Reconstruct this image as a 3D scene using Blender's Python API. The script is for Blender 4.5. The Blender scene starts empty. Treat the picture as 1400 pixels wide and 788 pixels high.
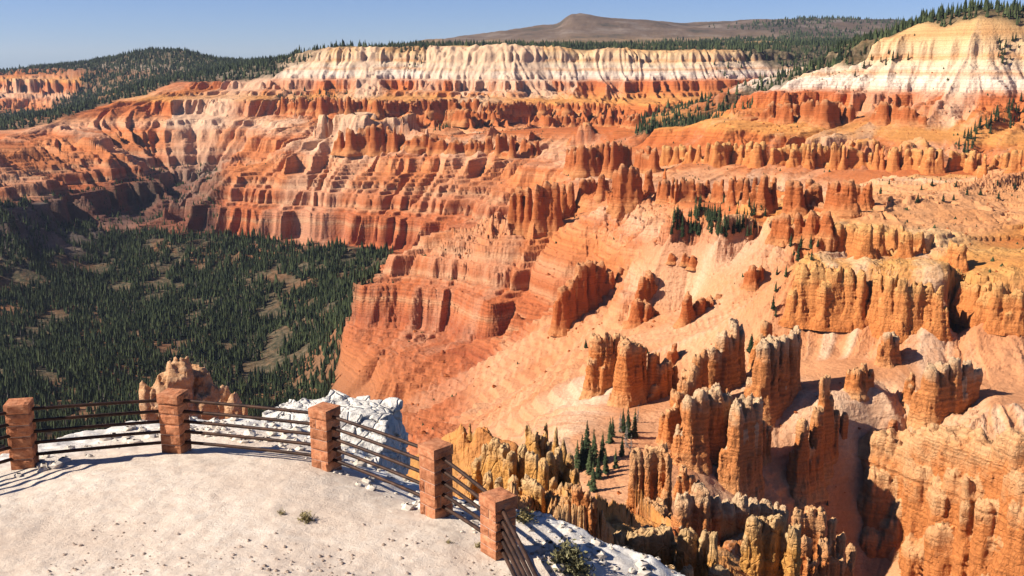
import bpy, bmesh, math, random
import numpy as np
from mathutils import Vector, Matrix
R = math.radians
rng = np.random.default_rng(7)
random.seed(7)
Q = 1.0          # terrain grid quality
sc = bpy.context.scene
COL = sc.collection

# ------------------------------------------------------------------ camera
F = 1400.0; PITCH = math.atan(324 / 1400)
cam = bpy.data.cameras.new('camera'); cam.sensor_width = 36; cam.lens = 36 * F / 1400
cam.clip_start = 0.1; cam.clip_end = 60000
camo = bpy.data.objects.new('camera', cam); COL.objects.link(camo)
camo.location = (0, 0, 0); camo.rotation_euler = (math.pi / 2 - PITCH, 0, 0)
sc.camera = camo
# ------------------------------------------------------------------ sky and sun
SUN_EL, SUN_AZ = R(37), R(258)      # azimuth clockwise from +Y
w = bpy.data.worlds.new('World'); sc.world = w; w.use_nodes = True
nt = w.node_tree; nt.nodes.clear()
out = nt.nodes.new('ShaderNodeOutputWorld'); bg = nt.nodes.new('ShaderNodeBackground')
sky = nt.nodes.new('ShaderNodeTexSky'); sky.sky_type = 'NISHITA'; sky.sun_disc = False
sky.sun_elevation = SUN_EL; sky.sun_rotation = SUN_AZ
sky.altitude = 3100; sky.air_density = 1.0; sky.dust_density = 0.0; sky.ozone_density = 4.0
bg.inputs['Strength'].default_value = 0.05
tint = nt.nodes.new('ShaderNodeMix'); tint.data_type = 'RGBA'; tint.blend_type = 'MULTIPLY'; tint.inputs[0].default_value = 1
tint.inputs[7].default_value = (.86, .93, 1.25, 1)
nt.links.new(sky.outputs[0], tint.inputs[6]); nt.links.new(tint.outputs[2], bg.inputs[0]); nt.links.new(bg.outputs[0], out.inputs[0])
sl = bpy.data.lights.new('sun', 'SUN'); sl.energy = 5.0; sl.angle = R(0.5); sl.color = (1.0, 0.93, 0.82)
so = bpy.data.objects.new('sun', sl); COL.objects.link(so)
sd = Vector((math.sin(SUN_AZ) * math.cos(SUN_EL), math.cos(SUN_AZ) * math.cos(SUN_EL), math.sin(SUN_EL)))
so.rotation_euler = sd.to_track_quat('Z', 'Y').to_euler(); so.location = (-200, -80, 150)
sc.view_settings.view_transform = 'Standard'; sc.view_settings.look = 'None'
sc.view_settings.exposure = 0.78; sc.view_settings.gamma = 1; sc.view_settings.use_curve_mapping = False
sc.render.engine = 'CYCLES'
sc.cycles.max_bounces = 5; sc.cycles.diffuse_bounces = 1; sc.cycles.glossy_bounces = 2
sc.cycles.transparent_max_bounces = 4

# ------------------------------------------------------------------ geometry helpers
CP, SP = math.cos(PITCH), math.sin(PITCH)
def ray(u, v):
    cx = (u - 700) / F; cy = (394 - v) / F
    yw = CP + cy * SP; zw = -SP + cy * CP
    return cx / yw, zw / yw          # X/Y, Z/Y
def at(u, v, d):
    a, b = ray(u, v); return Vector((a * d, d, b * d))
def pix(X, Y, Z):                    # world -> photo pixel (arrays)
    f = Y * CP - Z * SP; up = Y * SP + Z * CP
    return 700 + F * X / f, 394 - F * up / f
def sstep(x, a, b):
    t = np.clip((x - a) / (b - a), 0, 1); return t * t * (3 - 2 * t)

_tab = rng.random((256, 256)).astype(np.float32)
def vnoise(x, y, seed=0):            # value noise -1..1
    x = x + seed * 37.17; y = y + seed * 91.73
    xi = np.floor(x); yi = np.floor(y)
    fx = (x - xi).astype(np.float32); fy = (y - yi).astype(np.float32)
    xi = xi.astype(np.int32) & 255; yi = yi.astype(np.int32) & 255
    x1 = (xi + 1) & 255; y1 = (yi + 1) & 255
    fx = fx * fx * fx * (fx * (fx * 6 - 15) + 10); fy = fy * fy * fy * (fy * (fy * 6 - 15) + 10)
    a = _tab[xi, yi]; b = _tab[x1, yi]; c = _tab[xi, y1]; d = _tab[x1, y1]
    a = a + (b - a) * fx; c = c + (d - c) * fx
    return (a + (c - a) * fy) * 2 - 1
def fbm(x, y, o=4, seed=0, g=0.5):
    r = 0; a = 1; s = 0
    for i in range(o):
        r = r + a * vnoise(x, y, seed + i * 3); s += a; a *= g; x, y = (x * 1.6 + y * 1.2), (y * 1.6 - x * 1.2)
    return r / s
def vnoise3(x, y, z, seed=0):
    zi = np.floor(z); fz = z - zi; fz = fz * fz * (3 - 2 * fz)
    h0 = (zi * 57.31) % 997; h1 = ((zi + 1) * 57.31) % 997
    a = vnoise(x + h0, y + h0 * 1.7, seed); b = vnoise(x + h1, y + h1 * 1.7, seed)
    return a + (b - a) * fz

def mesh_np(name, V, faces, mat=None, smooth=True, attrs=None, parent=None):
    """V (n,3); faces (m,k) array or list of arrays of quads/tris"""
    if not isinstance(faces, list): faces = [faces]
    me = bpy.data.meshes.new(name)
    V = np.asarray(V, dtype=np.float32)
    loops = np.concatenate([f.ravel() for f in faces]).astype(np.int32)
    cnt = np.concatenate([np.full(len(f), f.shape[1], np.int32) for f in faces])
    st = np.concatenate([[0], np.cumsum(cnt)[:-1]]).astype(np.int32)
    me.vertices.add(len(V)); me.vertices.foreach_set('co', V.ravel())
    me.loops.add(len(loops)); me.loops.foreach_set('vertex_index', loops)
    me.polygons.add(len(cnt)); me.polygons.foreach_set('loop_start', st)
    me.polygons.foreach_set('loop_total', cnt)
    me.polygons.foreach_set('use_smooth', np.full(len(cnt), smooth))
    for k, a in (attrs or {}).items():
        at_ = me.attributes.new(k, 'FLOAT', 'POINT'); at_.data.foreach_set('value', np.asarray(a, np.float32).ravel())
    me.update(calc_edges=True); me.validate()
    o = bpy.data.objects.new(name, me); COL.objects.link(o)
    if mat: me.materials.append(mat)
    if parent: o.parent = parent
    return o
def tag(o, label=None, cat=None, group=None, kind=None):
    if label: o['label'] = label
    if cat: o['category'] = cat
    if group: o['group'] = group
    if kind: o['kind'] = kind
    return o
def empty(name, loc, label, cat, group=None):
    o = bpy.data.objects.new(name, None); COL.objects.link(o); o.location = loc; o.empty_display_size = 0.2
    return tag(o, label, cat, group)

# ------------------------------------------------------------------ materials
class NT:
    def __init__(s, name):
        s.m = bpy.data.materials.new(name); s.m.use_nodes = True; s.t = s.m.node_tree
        s.b = s.t.nodes['Principled BSDF']; s.b.inputs['Roughness'].default_value = 0.95
        s.b.inputs['Specular IOR Level'].default_value = 0.1
    def n(s, typ, **k):
        x = s.t.nodes.new('ShaderNode' + typ)
        for a, b in k.items(): setattr(x, a, b)
        return x
    def l(s, a, b): s.t.links.new(a, b)
    def attr(s, name): return s.n('Attribute', attribute_name=name).outputs['Fac']
    def pos(s): return s.n('NewGeometry').outputs['Position']
    def objc(s): return s.n('TexCoord').outputs['Object']
    def noise(s, vec, scale, detail=4, rough=0.55, dist=0):
        x = s.n('TexNoise'); x.inputs['Scale'].default_value = scale; x.inputs['Detail'].default_value = detail
        x.inputs['Roughness'].default_value = rough; x.inputs['Distortion'].default_value = dist
        s.l(vec, x.inputs['Vector']); return x.outputs['Fac']
    def math(s, op, a, b=None, c=None, clamp=False):
        x = s.n('Math', operation=op); x.use_clamp = clamp
        for i, q in enumerate((a, b, c)):
            if q is None: continue
            if isinstance(q, (int, float)): x.inputs[i].default_value = q
            else: s.l(q, x.inputs[i])
        return x.outputs[0]
    def rng(s, v, a, b, c=0, d=1):
        x = s.n('MapRange'); s.l(v, x.inputs[0])
        for i, q in enumerate((a, b, c, d)): x.inputs[i + 1].default_value = q
        return x.outputs[0]
    def ramp(s, v, stops, interp='LINEAR'):
        x = s.n('ValToRGB'); cr = x.color_ramp; cr.interpolation = interp
        while len(cr.elements) > 1: cr.elements.remove(cr.elements[-1])
        cr.elements[0].position = stops[0][0]; cr.elements[0].color = (*stops[0][1], 1)
        for p, c in stops[1:]:
            e = cr.elements.new(p); e.color = (*c, 1)
        s.l(v, x.inputs[0]); return x.outputs[0]
    def mix(s, f, a, b, mode='MIX'):
        x = s.n('Mix', data_type='RGBA', blend_type=mode)
        for i, q in ((0, f), (6, a), (7, b)):
            if isinstance(q, (int, float)): x.inputs[i].default_value = q
            elif isinstance(q, tuple): x.inputs[i].default_value = (*q, 1)
            else: s.l(q, x.inputs[i])
        return x.outputs[2]
    def bump(s, h, dist, strength=1.0, prev=None):
        x = s.n('Bump'); x.inputs['Distance'].default_value = dist; x.inputs['Strength'].default_value = strength
        s.l(h, x.inputs['Height'])
        if prev: s.l(prev, x.inputs['Normal'])
        return x.outputs[0]
    def done(s, col, nor=None):
        s.l(col, s.b.inputs['Base Color'])
        if nor: s.l(nor, s.b.inputs['Normal'])
        return s.m
def scaled(t, vec, sx, sy, sz):
    x = t.n('VectorMath', operation='MULTIPLY'); t.l(vec, x.inputs[0]); x.inputs[1].default_value = (sx, sy, sz)
    return x.outputs[0]

# strata colours by strat elevation (m relative to the viewpoint)
STRATA = [(-640, (.24, .15, .09)), (-470, (.28, .135, .07)), (-440, (.35, .15, .07)), (-405, (.33, .12, .055)),
          (-392, (.27, .085, .04)), (-372, (.38, .15, .07)), (-366, (.42, .23, .13)), (-358, (.33, .115, .05)), (-340, (.36, .13, .055)),
          (-332, (.42, .235, .135)), (-322, (.35, .13, .055)), (-306, (.42, .19, .10)), (-298, (.44, .25, .145)), (-288, (.39, .165, .075)),
          (-262, (.46, .195, .08)), (-246, (.51, .245, .12)), (-238, (.41, .155, .06)), (-222, (.60, .36, .23)), (-212, (.58, .32, .18)),
          (-203, (.50, .21, .09)), (-185, (.42, .145, .05)), (-165, (.47, .18, .06)), (-157, (.56, .285, .10)), (-146, (.56, .29, .105)),
          (-138, (.54, .235, .085)), (-122, (.50, .19, .065)), (-98, (.44, .15, .06)), (-92, (.58, .34, .23)), (-84, (.70, .58, .48)),
          (-68, (.72, .63, .52)), (-58, (.62, .40, .25)), (-50, (.70, .58, .45)), (-38, (.68, .54, .37)), (-30, (.60, .37, .20)), (-20, (.66, .51, .34)), (-4, (.64, .47, .28)), (8, (.57, .36, .18)), (30, (.60, .42, .22))]
def rich(c, p=1.3):
    return (c[0], c[0] * (c[1] / c[0]) ** p, c[0] * (c[2] / c[0]) ** p)
STRATA = [(z, rich(tuple(q * (1.14 if z < -230 else 1) for q in c))) for z, c in STRATA]
Z0, Z1 = -640.0, 35.0
def strata_col(t, zs):
    lo_ = [q for q in STRATA if q[0] <= -222]; up_ = [q for q in STRATA if q[0] >= -222]
    r_ = [t.ramp(t.rng(zs, g[0][0], g[-1][0]), [((z - g[0][0]) / (g[-1][0] - g[0][0]), c) for z, c in g]) for g in (lo_, up_)]
    return t.mix(t.math('GREATER_THAN', zs, -222.0), r_[0], r_[1])

def mat_terrain():
    t = NT('canyon_rock'); P = t.pos()
    zs = t.attr('zs')
    n1 = t.noise(P, 0.012, 5); n2 = t.noise(P, 0.11, 5, 0.65)
    zz = t.math('ADD', zs, t.math('ADD', t.rng(n1, 0, 1, -11, 11), t.rng(n2, 0, 1, -5, 5)))
    c = strata_col(t, zz)
    # thin bedding lines
    bed = t.n('TexNoise', noise_dimensions='1D'); bed.inputs['Scale'].default_value = 0.33; bed.inputs['Detail'].default_value = 3
    t.l(t.math('ADD', zs, t.rng(n2, 0, 1, -3, 3)), bed.inputs['W'])
    bf = t.rng(bed.outputs['Fac'], .3, .7, .8, 1.17)
    c = t.mix(1.0, c, t.grayc(bf), 'MULTIPLY')
    c = t.mix(t.math('MULTIPLY', t.attr('fan'), .7), c, t.mix(t.rng(n1, .35, .65), (.58, .255, .11), (.63, .33, .17)))
    # pale wash running down the slopes
    st = t.attr('streak')
    c = t.mix(t.rng(st, .55, .9, 0, .75), c, (.68, .47, .31))
    c = t.mix(t.rng(st, .45, .0, 0, .35), c, (.46, .17, .065))
    c = t.mix(t.attr('pale'), c, (.70, .56, .42))
    c = t.mix(t.attr('yel'), c, (.58, .34, .11))
    # scattered scrub and stones
    n3 = t.noise(P, 0.5, 4, 0.7)
    c = t.mix(t.rng(n3, .35, .65, .35, 0), c, (.30, .13, .06))
    vg = t.attr('veg'); n4 = t.noise(P, 0.05, 6, 0.7)
    vm = t.math('MULTIPLY', vg, t.rng(n4, .3, .5, .7, 1.0), clamp=True)
    c = t.mix(vm, c, t.mix(t.rng(n2, .4, .7), (.04, .040, .022), (.17, .12, .07)))
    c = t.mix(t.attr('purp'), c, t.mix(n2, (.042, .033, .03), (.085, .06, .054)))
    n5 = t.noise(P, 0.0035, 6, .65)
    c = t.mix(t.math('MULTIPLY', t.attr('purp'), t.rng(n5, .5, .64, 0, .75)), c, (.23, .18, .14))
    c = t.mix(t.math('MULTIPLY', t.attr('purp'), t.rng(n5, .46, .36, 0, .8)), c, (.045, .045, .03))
    h = t.noise(P, 0.22, 8, 0.62)
    nb = t.bump(t.math('ADD', h, t.math('MULTIPLY', bed.outputs['Fac'], .45)), 4.0, 0.6)
    return t.done(c, nb)
def grayc(self, v):
    x = self.n('CombineColor'); 
    for i in range(3): self.l(v, x.inputs[i])
    return x.outputs[0]
NT.grayc = grayc

def mat_simple(name, c1, c2, scale, detail=5, bump=None, rough=.95, obj=True):
    t = NT(name); P = t.objc() if obj else t.pos()
    n = t.noise(P, scale, detail, .6)
    c = t.mix(t.rng(n, .3, .7), c1, c2)
    t.b.inputs['Roughness'].default_value = rough
    return t.done(c, t.bump(t.noise(P, bump[0], 6, .6), bump[1]) if bump else None)

# ------------------------------------------------------------------ terrain control points
CT = []
def L(*pts):                      # photo pixel + distance
    for u, v, d in pts:
        a, b = ray(u, v); CT.append((a, math.log(d), b * d))
        if u <= 10: a2, b2 = ray(-380, v); CT.append((a2, math.log(d), b2 * d))
        if u >= 1390: a2, b2 = ray(1780, v); CT.append((a2, math.log(d), b2 * d))
def Zp(*pts):                     # photo column, distance, height
    for u, d, z in pts: CT.append(((u - 700) / F / CP, math.log(d), z))
# far country
L((0,101,6500),(60,93,6300),(130,85,6200),(175,78,6000),(215,70,5800),(245,73,5600),(300,86,5200),(340,91,4700),(400,84,4300),(450,77,4000),(300,92,6500),(400,92,5600),(340,95,5700),(450,84,5200),(150,92,7000))
L((0,150,5000),(60,148,5000),(95,130,5200),(110,106,5600),(0,108,5700),(0,190,3950),(60,165,4300),(130,140,4300),(200,118,4100),(270,105,4300))
L((640,57,7500),(700,47,8000),(742,41,8300),(768,34,8500),(785,32,8500),(800,32,8500),(830,33,8500),(870,34,8500),(900,33,8500),(950,37,8500),(1010,32,8500),(1085,26,8500),(1150,28,8500),(1210,31,8500),(1300,31,8500),(1400,31,8500))
L((830,45,7700),(950,48,7500),(1100,46,7600),(1200,45,7500))
for u_, k_ in ((560, 0), (660, 0), (760, 0), (860, 1), (960, 1), (1060, 2), (1160, 2), (1290, 2), (1400, 2)):
    L((u_, 66, 4100), (u_, 65, 4800), (u_, 61 - k_, 6000), (u_, 59 - 3 * k_, 6900))
Zp((0,12000,-300),(300,12000,-250),(700,12000,-50),(1000,12000,50),(1400,12000,50),(-380,12000,-300),(1780,12000,50),(215,8500,-150),(450,8000,-30),(100,8500,-250))
# north rim wall
L((385,92,3700),(420,80,3700),(470,70,3700),(560,64,3750),(620,63,3700),(700,67,3650),(760,67,3700),(850,68,3700),(940,72,3700),(1000,74,3700),(1060,76,3800),(1110,82,3900))
for u_ in range(560, 1000, 60): L((u_, 69, 3800), (u_, 70, 3950))
L((400,102,3640),(470,108,3560),(560,110,3560),(650,110,3520),(760,112,3560),(850,113,3560),(950,115,3560),(1030,112,3650))
L((440,140,3380),(560,139,3350),(650,135,3330),(760,139,3350),(850,139,3380),(950,143,3420),(1000,140,3450))
L((400,165,3150),(500,161,3150),(640,159,3120),(760,153,3150),(860,152,3200))
L((350,195,2950),(440,186,2900),(560,171,2850),(640,178,2800),(700,176,2850),(760,173,2900),(850,171,2950))
# left wall
L((330,112,3700),(230,115,3800),(180,140,3550),(100,157,3300),(40,177,3080),(0,192,2900))
L((330,172,3240),(230,178,3220),(150,210,2880),(60,228,2640),(0,242,2450))
L((320,229,3080),(230,244,3040),(150,272,2690),(60,290,2400),(0,300,2250))
L((200,300,2590),(150,350,2280),(0,360,2060),(60,420,1940),(0,480,1690),(100,540,1470),(200,480,1720),(300,420,1960),(350,380,2080),(420,362,2100),(500,385,1930),(440,450,1750),(450,520,1520),(380,560,1400),(300,540,1480),(0,560,1430))
# central mesa
L((285,303,2330),(350,320,2260),(430,327,2210),(530,332,2130),(620,342,2030),(690,338,1960))
L((310,262,2400),(420,270,2300),(520,272,2250),(620,275,2180),(690,268,2100))
L((460,207,2480),(520,206,2440),(600,206,2410),(680,209,2360),(740,216,2260))
L((480,176,2500),(520,170,2500),(560,181,2490),(620,187,2480),(680,183,2450),(730,188,2400),(440,191,2520),(400,208,2520),(350,223,2510),(310,234,2490))
Zp((520,2660,-222),(620,2640,-228),(350,2700,-350),(420,2750,-265),(280,2600,-400))
L((800,196,2200),(880,196,2100),(800,230,1950),(880,240,1800),(760,262,1850))
# pink ridge and its foot
L((720,303,1540),(690,310,1530),(640,325,1540),(590,343,1550),(540,365,1560),(505,395,1550),(482,425,1530))
L((540,408,1500),(620,402,1480),(700,388,1450),(760,382,1400),(500,447,1480),(580,450,1430),(660,442,1400),(730,432,1380))
L((470,470,1500),(560,480,1380),(480,560,1330),(560,560,1230),(640,480,1300),(640,540,1130),(600,600,950),(680,580,850))
Zp((540,1800,-395),(640,1780,-378),(720,1740,-330))
L((780,320,1450),(850,290,1500),(900,270,1520),(770,300,1560))
# big orange slope
L((720,480,1160),(760,520,830),(700,560,820),(800,470,1050),(850,400,1080),(900,440,920),(840,540,700),(780,600,575),(860,660,515),(900,600,590))
L((950,400,960),(1000,350,955),(1000,440,830),(940,520,710),(1050,400,850),(1100,440,725),(1080,520,650),(1000,600,590))
# spur with pale crest
L((870,352,1050),(920,328,1000),(980,326,960),(1040,325,930),(1080,312,950),(1100,300,1000),(1180,280,1050),(1260,268,1100),(1330,258,1130),(1400,248,1150))
L((980,319,1060),(1000,290,1250),(950,262,1450),(1050,272,1400),(1300,257,1300),(1400,246,1300))
# yellow cliffs on the right
L((1100,366,765),(1180,369,755),(1240,373,745),(1300,381,735),(1360,381,725),(1400,381,722))
L((1090,432,728),(1180,437,718),(1240,450,700),(1300,445,695),(1400,442,690))
L((1140,306,930),(1200,313,905),(1260,326,880),(1320,340,865),(1140,336,895),(1200,351,858),(1280,363,830),(1400,312,960),(1400,350,820),(1340,302,1000))
L((1150,500,672),(1250,480,680),(1350,480,672),(1250,560,618),(1160,600,592),(1400,540,620),(1320,590,575),(1400,600,565))
L((1050,680,545),(1090,788,500))
Zp((1200,568,-300),(1300,530,-315),(1400,492,-308),(1300,490,-332),(1200,525,-325),(1400,455,-322),(1600,420,-310),(1150,540,-292),(1150,500,-312),(1000,410,-222),(1150,410,-240),(850,400,-205),(1200,300,-200),(1300,420,-272),(1400,300,-225),(1000,300,-158),(1000,230,-130),(900,180,-114),(1100,180,-120),(1250,140,-110),(1400,120,-100),(1780,250,-190),(1780,100,-80))
# right rim wall
L((1400,28,1900),(1330,33,1900),(1270,38,1950),(1230,48,2000),(1190,68,2050),(1150,85,2080),(1110,101,2120),(1060,121,2150),(1020,146,2150),(970,171,2120),(920,184,2100))
L((1240,40,2600),(1200,62,2600),(1100,96,2700),(1000,136,2750),(900,173,2800),(1400,36,2600),(1270,41,2100),(1330,37,2050),(1400,33,2050),(1270,45,2300),(1330,43,2300),(1400,40,2300),(1270,50,3000),(1400,50,3000))
L((1060,130,2060),(1130,131,1950),(1250,133,1850),(1400,136,1750),(1150,105,2000),(1250,100,1900),(1400,95,1820))
L((1010,166,2000),(1100,166,1850),(1200,166,1780),(1300,171,1720),(1400,162,1680))
L((960,191,1950),(1050,192,1780),(1150,192,1700),(1250,197,1620),(1330,205,1580),(1400,201,1560))
L((900,229,1800),(1000,223,1700),(1100,226,1620),(1200,229,1560),(1300,233,1500),(1400,229,1480))
L((900,252,1650),(960,285,1450),(1060,242,1580),(1060,280,1440),(1150,250,1500),(1160,288,1350),(1250,250,1420))
# below the overlook
L((700,700,158),(640,660,176),(700,606,205),(640,608,200),(760,706,152),(760,640,185))
Zp((700,300,-160),(640,350,-200),(800,300,-165),(800,60,-42),(800,120,-72),(760,100,-58))
for u in (-380, 0, 250, 450):
    Zp((u,18,-16),(u,30,-24),(u,60,-46),(u,150,-98),(u,300,-160),(u,600,-290),(u,1000,-430),(u,1250,-490))
Zp((600,18,-15),(600,30,-22),(600,60,-40),(600,120,-62),(570,250,-140),(570,500,-260),(550,800,-370))
Zp((1000,18,-16),(1000,30,-22),(1000,60,-45),(1000,120,-80),(1400,18,-16),(1400,60,-50),(1780,30,-30))

CT = np.array(CT)
_, ii = np.unique(np.round(CT[:, :2], 4), axis=0, return_index=True); CT = CT[ii]
def tps_fit(P, z, lam):
    n = len(P); d = np.linalg.norm(P[:, None] - P[None], axis=2)
    K = np.where(d > 0, d * d * np.log(np.maximum(d, 1e-9)), 0) + lam * np.eye(n)
    A = np.zeros((n + 3, n + 3)); A[:n, :n] = K; A[:n, n] = 1; A[:n, n + 1:] = P; A[n, :n] = 1; A[n + 1:, :n] = P.T
    return np.linalg.solve(A, np.concatenate([z, [0, 0, 0]]))
def tps_eval(P, c, X, Y):
    o = c[-3] + c[-2] * X + c[-1] * Y
    for i in range(len(P)):
        r2 = (X - P[i, 0]) ** 2 + (Y - P[i, 1]) ** 2
        o += c[i] * 0.5 * r2 * np.log(r2 + 1e-12)
    return o
# fit z/d so that errors are even in the picture
tc = tps_fit(CT[:, :2], CT[:, 2] / np.exp(CT[:, 1]), 1e-5)

# grid
segs = [(16, 120, 110), (120, 250, 260), (250, 1250, 1150), (1250, 2600, 720), (2600, 4200, 430), (4200, 12000, 170)]
LD = np.concatenate([np.linspace(math.log(a), math.log(b), max(8, int(n * Q)), endpoint=False) for a, b, n in segs] + [[math.log(12000)]])
NA = int(1800 * Q); AA = np.linspace(-0.72, 0.72, NA); NR = len(LD)
# coarse TPS then cubic-ish upsample
ks = 4 if Q < .75 else 7
ca = np.linspace(-0.72, 0.72, NA // ks); cl_i = np.unique(np.concatenate([np.arange(0, NR, ks), [NR - 1]]))
cz = tps_eval(CT[:, :2], tc, ca[None, :] + 0 * LD[cl_i][:, None], LD[cl_i][:, None] + 0 * ca[None, :])
def cubic_up(xc, xf, A):             # Catmull-Rom along axis 0 (non uniform ok)
    i = np.clip(np.searchsorted(xc, xf) - 1, 0, len(xc) - 2)
    t = ((xf - xc[i]) / (xc[i + 1] - xc[i]))[:, None]
    i0 = np.maximum(i - 1, 0); i3 = np.minimum(i + 2, len(xc) - 1); h = (xc[i + 1] - xc[i])[:, None]
    m1 = (A[i + 1] - A[i0]) / (xc[i + 1] - xc[i0])[:, None] * h; m2 = (A[i3] - A[i]) / (xc[i3] - xc[i])[:, None] * h
    return (2*t**3 - 3*t**2 + 1) * A[i] + (t**3 - 2*t**2 + t) * m1 + (-2*t**3 + 3*t**2) * A[i + 1] + (t**3 - t**2) * m2
zz = cubic_up(LD[cl_i], LD, cz); zz = cubic_up(ca, AA, zz.T).T
D = np.exp(LD)[:, None] + 0 * AA[None, :]
X = (AA[None, :] * D); Y = D
z0 = zz * D
U0, V0 = pix(X, Y, z0)
def blur_(A, n=14):
    for ax in (0, 1):
        P_ = np.pad(A, [(n + 1, n) if i == ax else (0, 0) for i in (0, 1)], mode='edge'); c_ = np.cumsum(P_, ax); k_ = 2 * n + 1
        A = (np.take(c_, range(k_, c_.shape[ax]), ax) - np.take(c_, range(0, c_.shape[ax] - k_), ax)) / k_
    return A
# ------------------------------------------------------------------ terrain detail
def grad(z):
    gx = np.gradient(z, axis=1) / np.gradient(X, axis=1)
    dy = np.gradient(z, LD, axis=0) / D
    gy = dy - gx * AA[None, :]
    return gx, gy
gx, gy = grad(z0); slope = np.hypot(gx, gy)
X32 = X.astype(np.float32); Y32 = Y.astype(np.float32)
far = sstep(D, 4300, 5200); near = 1 - sstep(D, 80, 150)
floor = sstep(-z0, 415, 450) * (1 - sstep(U0, 455, 560)) * (D > 1200)
redfar = ((U0 < 122) & (V0 > 100) & (V0 < 152) & (D > 4700)) * 1.0
hill = far * (1 - redfar) + (1 - sstep(U0, 330, 420)) * sstep(-V0, -150, -112) * (D > 3600) * (1 - redfar)
act = (1 - .9 * sstep(z0, 5, 35) * (U0 > 1000)) * sstep(slope, .12, .4) * (1 - .85 * np.clip(floor, 0, 1)) * (1 - .9 * near) * (1 - .8 * np.clip(hill, 0, 1))
ri = np.arange(NR)[:, None] + 0. * AA[None]; ci = np.arange(NA)[None, :] + 0. * LD[:, None]
DX = np.gradient(X, axis=1); DL = np.gradient(LD)[:, None]
def lic(src, gx, gy, step, n):       # smear a noise field down the fall line
    gm = np.hypot(gx, gy) + 1e-6
    dcol = ((gx - gy * 0) / gm * step) / DX; drow = (gy / gm * step / D) / DL
    dcol = dcol - (gy / gm * step) * AA[None, :] / DX      # columns fan out with distance
    acc = src.astype(np.float32).copy()
    for s in (1, -1):
        r_, c_ = ri.copy(), ci.copy()
        for k in range(n):
            a_ = np.clip(r_, 0, NR - 1).astype(np.int32); b_ = np.clip(c_, 0, NA - 1).astype(np.int32)
            r_ += s * drow[a_, b_]; c_ += s * dcol[a_, b_]
            a_ = np.clip(r_, 0, NR - 1).astype(np.int32); b_ = np.clip(c_, 0, NA - 1).astype(np.int32)
            acc += src[a_, b_]
    return acc / (2 * n + 1)
act = np.maximum(act, .85 * (D > 2650) * (D < 3560) * sstep(V0, 106, 116) * (1 - sstep(V0, 195, 215)) * (U0 > 300) * (U0 < 1050))
act = np.maximum(act, .55 * (D > 820) * (D < 1350) * (U0 > 1060) * (V0 > 240) * (V0 < 330))
act = np.maximum(act, blur_(redfar) * 1.6)
act = np.maximum(act, .75 * blur_(((U0 < 345) & (D > 2750) & (D < 3900) & (V0 > 112) & (V0 < 215) & (V0 > 192 - .3 * U0)) * 1.0))
wx = X32 + 18 * fbm(X32 / 80, Y32 / 80, 3, 1); wy = Y32 + 18 * fbm(X32 / 80, Y32 / 80, 3, 5)
sc_far = 1 + .5 * sstep(D, 1500, 2200) - .5 * sstep(D, 2900, 3300)
def ribs(s, seed, step, n):
    q = vnoise(wx / s, wy / s, seed)
    q = lic(q, gx, gy, step, n)
    return np.abs(q) / q.std()
wx = wx + 3 * fbm(X32 / 14, Y32 / 14, 3, 2); wy = wy + 3 * fbm(X32 / 14, Y32 / 14, 3, 6)
l1 = ribs(85, 11, 16, 10); l2 = ribs(36, 12, 9, 11); l3 = ribs(15, 13, 5, 9)
def bil(s, seed): return np.abs(vnoise(wx / s, wy / s, seed)) * 2 - .66
b1 = .95 - np.abs(np.minimum(l1, 2) - .95) - .45
b2 = .6 * (.95 - np.abs(np.minimum(l2, 2) - .95)) - .3
b3 = .65 * (np.minimum(l3, 2) * .5 - .4) + .4 * bil(20, 15)
b4 = bil(9, 14)
act *= 1 - .92 * blur_(((D > 430) & (D < 640) & (U0 > 1140) & (V0 > 612)) * 1.0)
soft = 1 - .6 * sstep(-z0, 215, 250) * (D < 2700)
mesa = blur_(((U0 > 270) & (U0 < 720) & (D > 2050) & (D < 2480) & (z0 < -205)) * 1.0, 30)
big1 = fbm(wx / 160, wy / 160, 3, 17)
aw = (.25 + .75 * sstep(D, 150, 430)) * (1 - .5 * sstep(z0, -105, -85) * (D > 1500) - .25 * (D > 3000) * sstep(z0, -110, -85) - .1 * (D > 3000)) * (1 - .4 * mesa)
fine = 3.4 * fbm(X32 / 24, Y32 / 24, 4, 19, .6) * sstep(D, 700, 1400) * (1 + .8 * sstep(D, 2900, 3300))
z1 = z0 + act * (fine * soft + aw * 26 * sc_far * b1 + 9 * big1 + 13 * sc_far * b2 + 7.5 * soft * (.4 + .6 * sstep(D, 150, 430)) * b3 * (1 - .4 * sstep(D, 2600, 4000)) + 1.6 * soft * b4 * (1 - sstep(D, 1500, 2600)))
dip = 9 * fbm(X32 / 700, Y32 / 700, 2, 21) - 18 * sstep(U0, 850, 1000) * sstep(D, 1350, 1550) * (1 - sstep(D, 2000, 2200))
# cliff bands  (low, high, steepening)
BANDS = [(-32, -6, .35), (-92, -80, .4), (-128, -96, .3), (-206, -152, .26), (-146, -133, .4), (-226, -214, .45), (-272, -240, .4), (-300, -288, .4),
         (-336, -312, .3), (-400, -348, .28), (-462, -428, .35)]
zk = [-900.]; zv = [-900.]
for lo, hi, k in sorted(BANDS):
    c = (lo + hi) / 2; h = (hi - lo) / 2 * k
    zk += [c - h, c + h]; zv += [lo, hi]
zk += [900.]; zv += [900.]
zT = np.interp(z1 + dip, zk, zv) - dip
cm = sstep(fbm(X32 / 170, Y32 / 170, 3, 31) + .4, -.12, .22)
cm = cm * act * (1 - .75 * sstep(b1, .1, .6) * 0)
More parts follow.
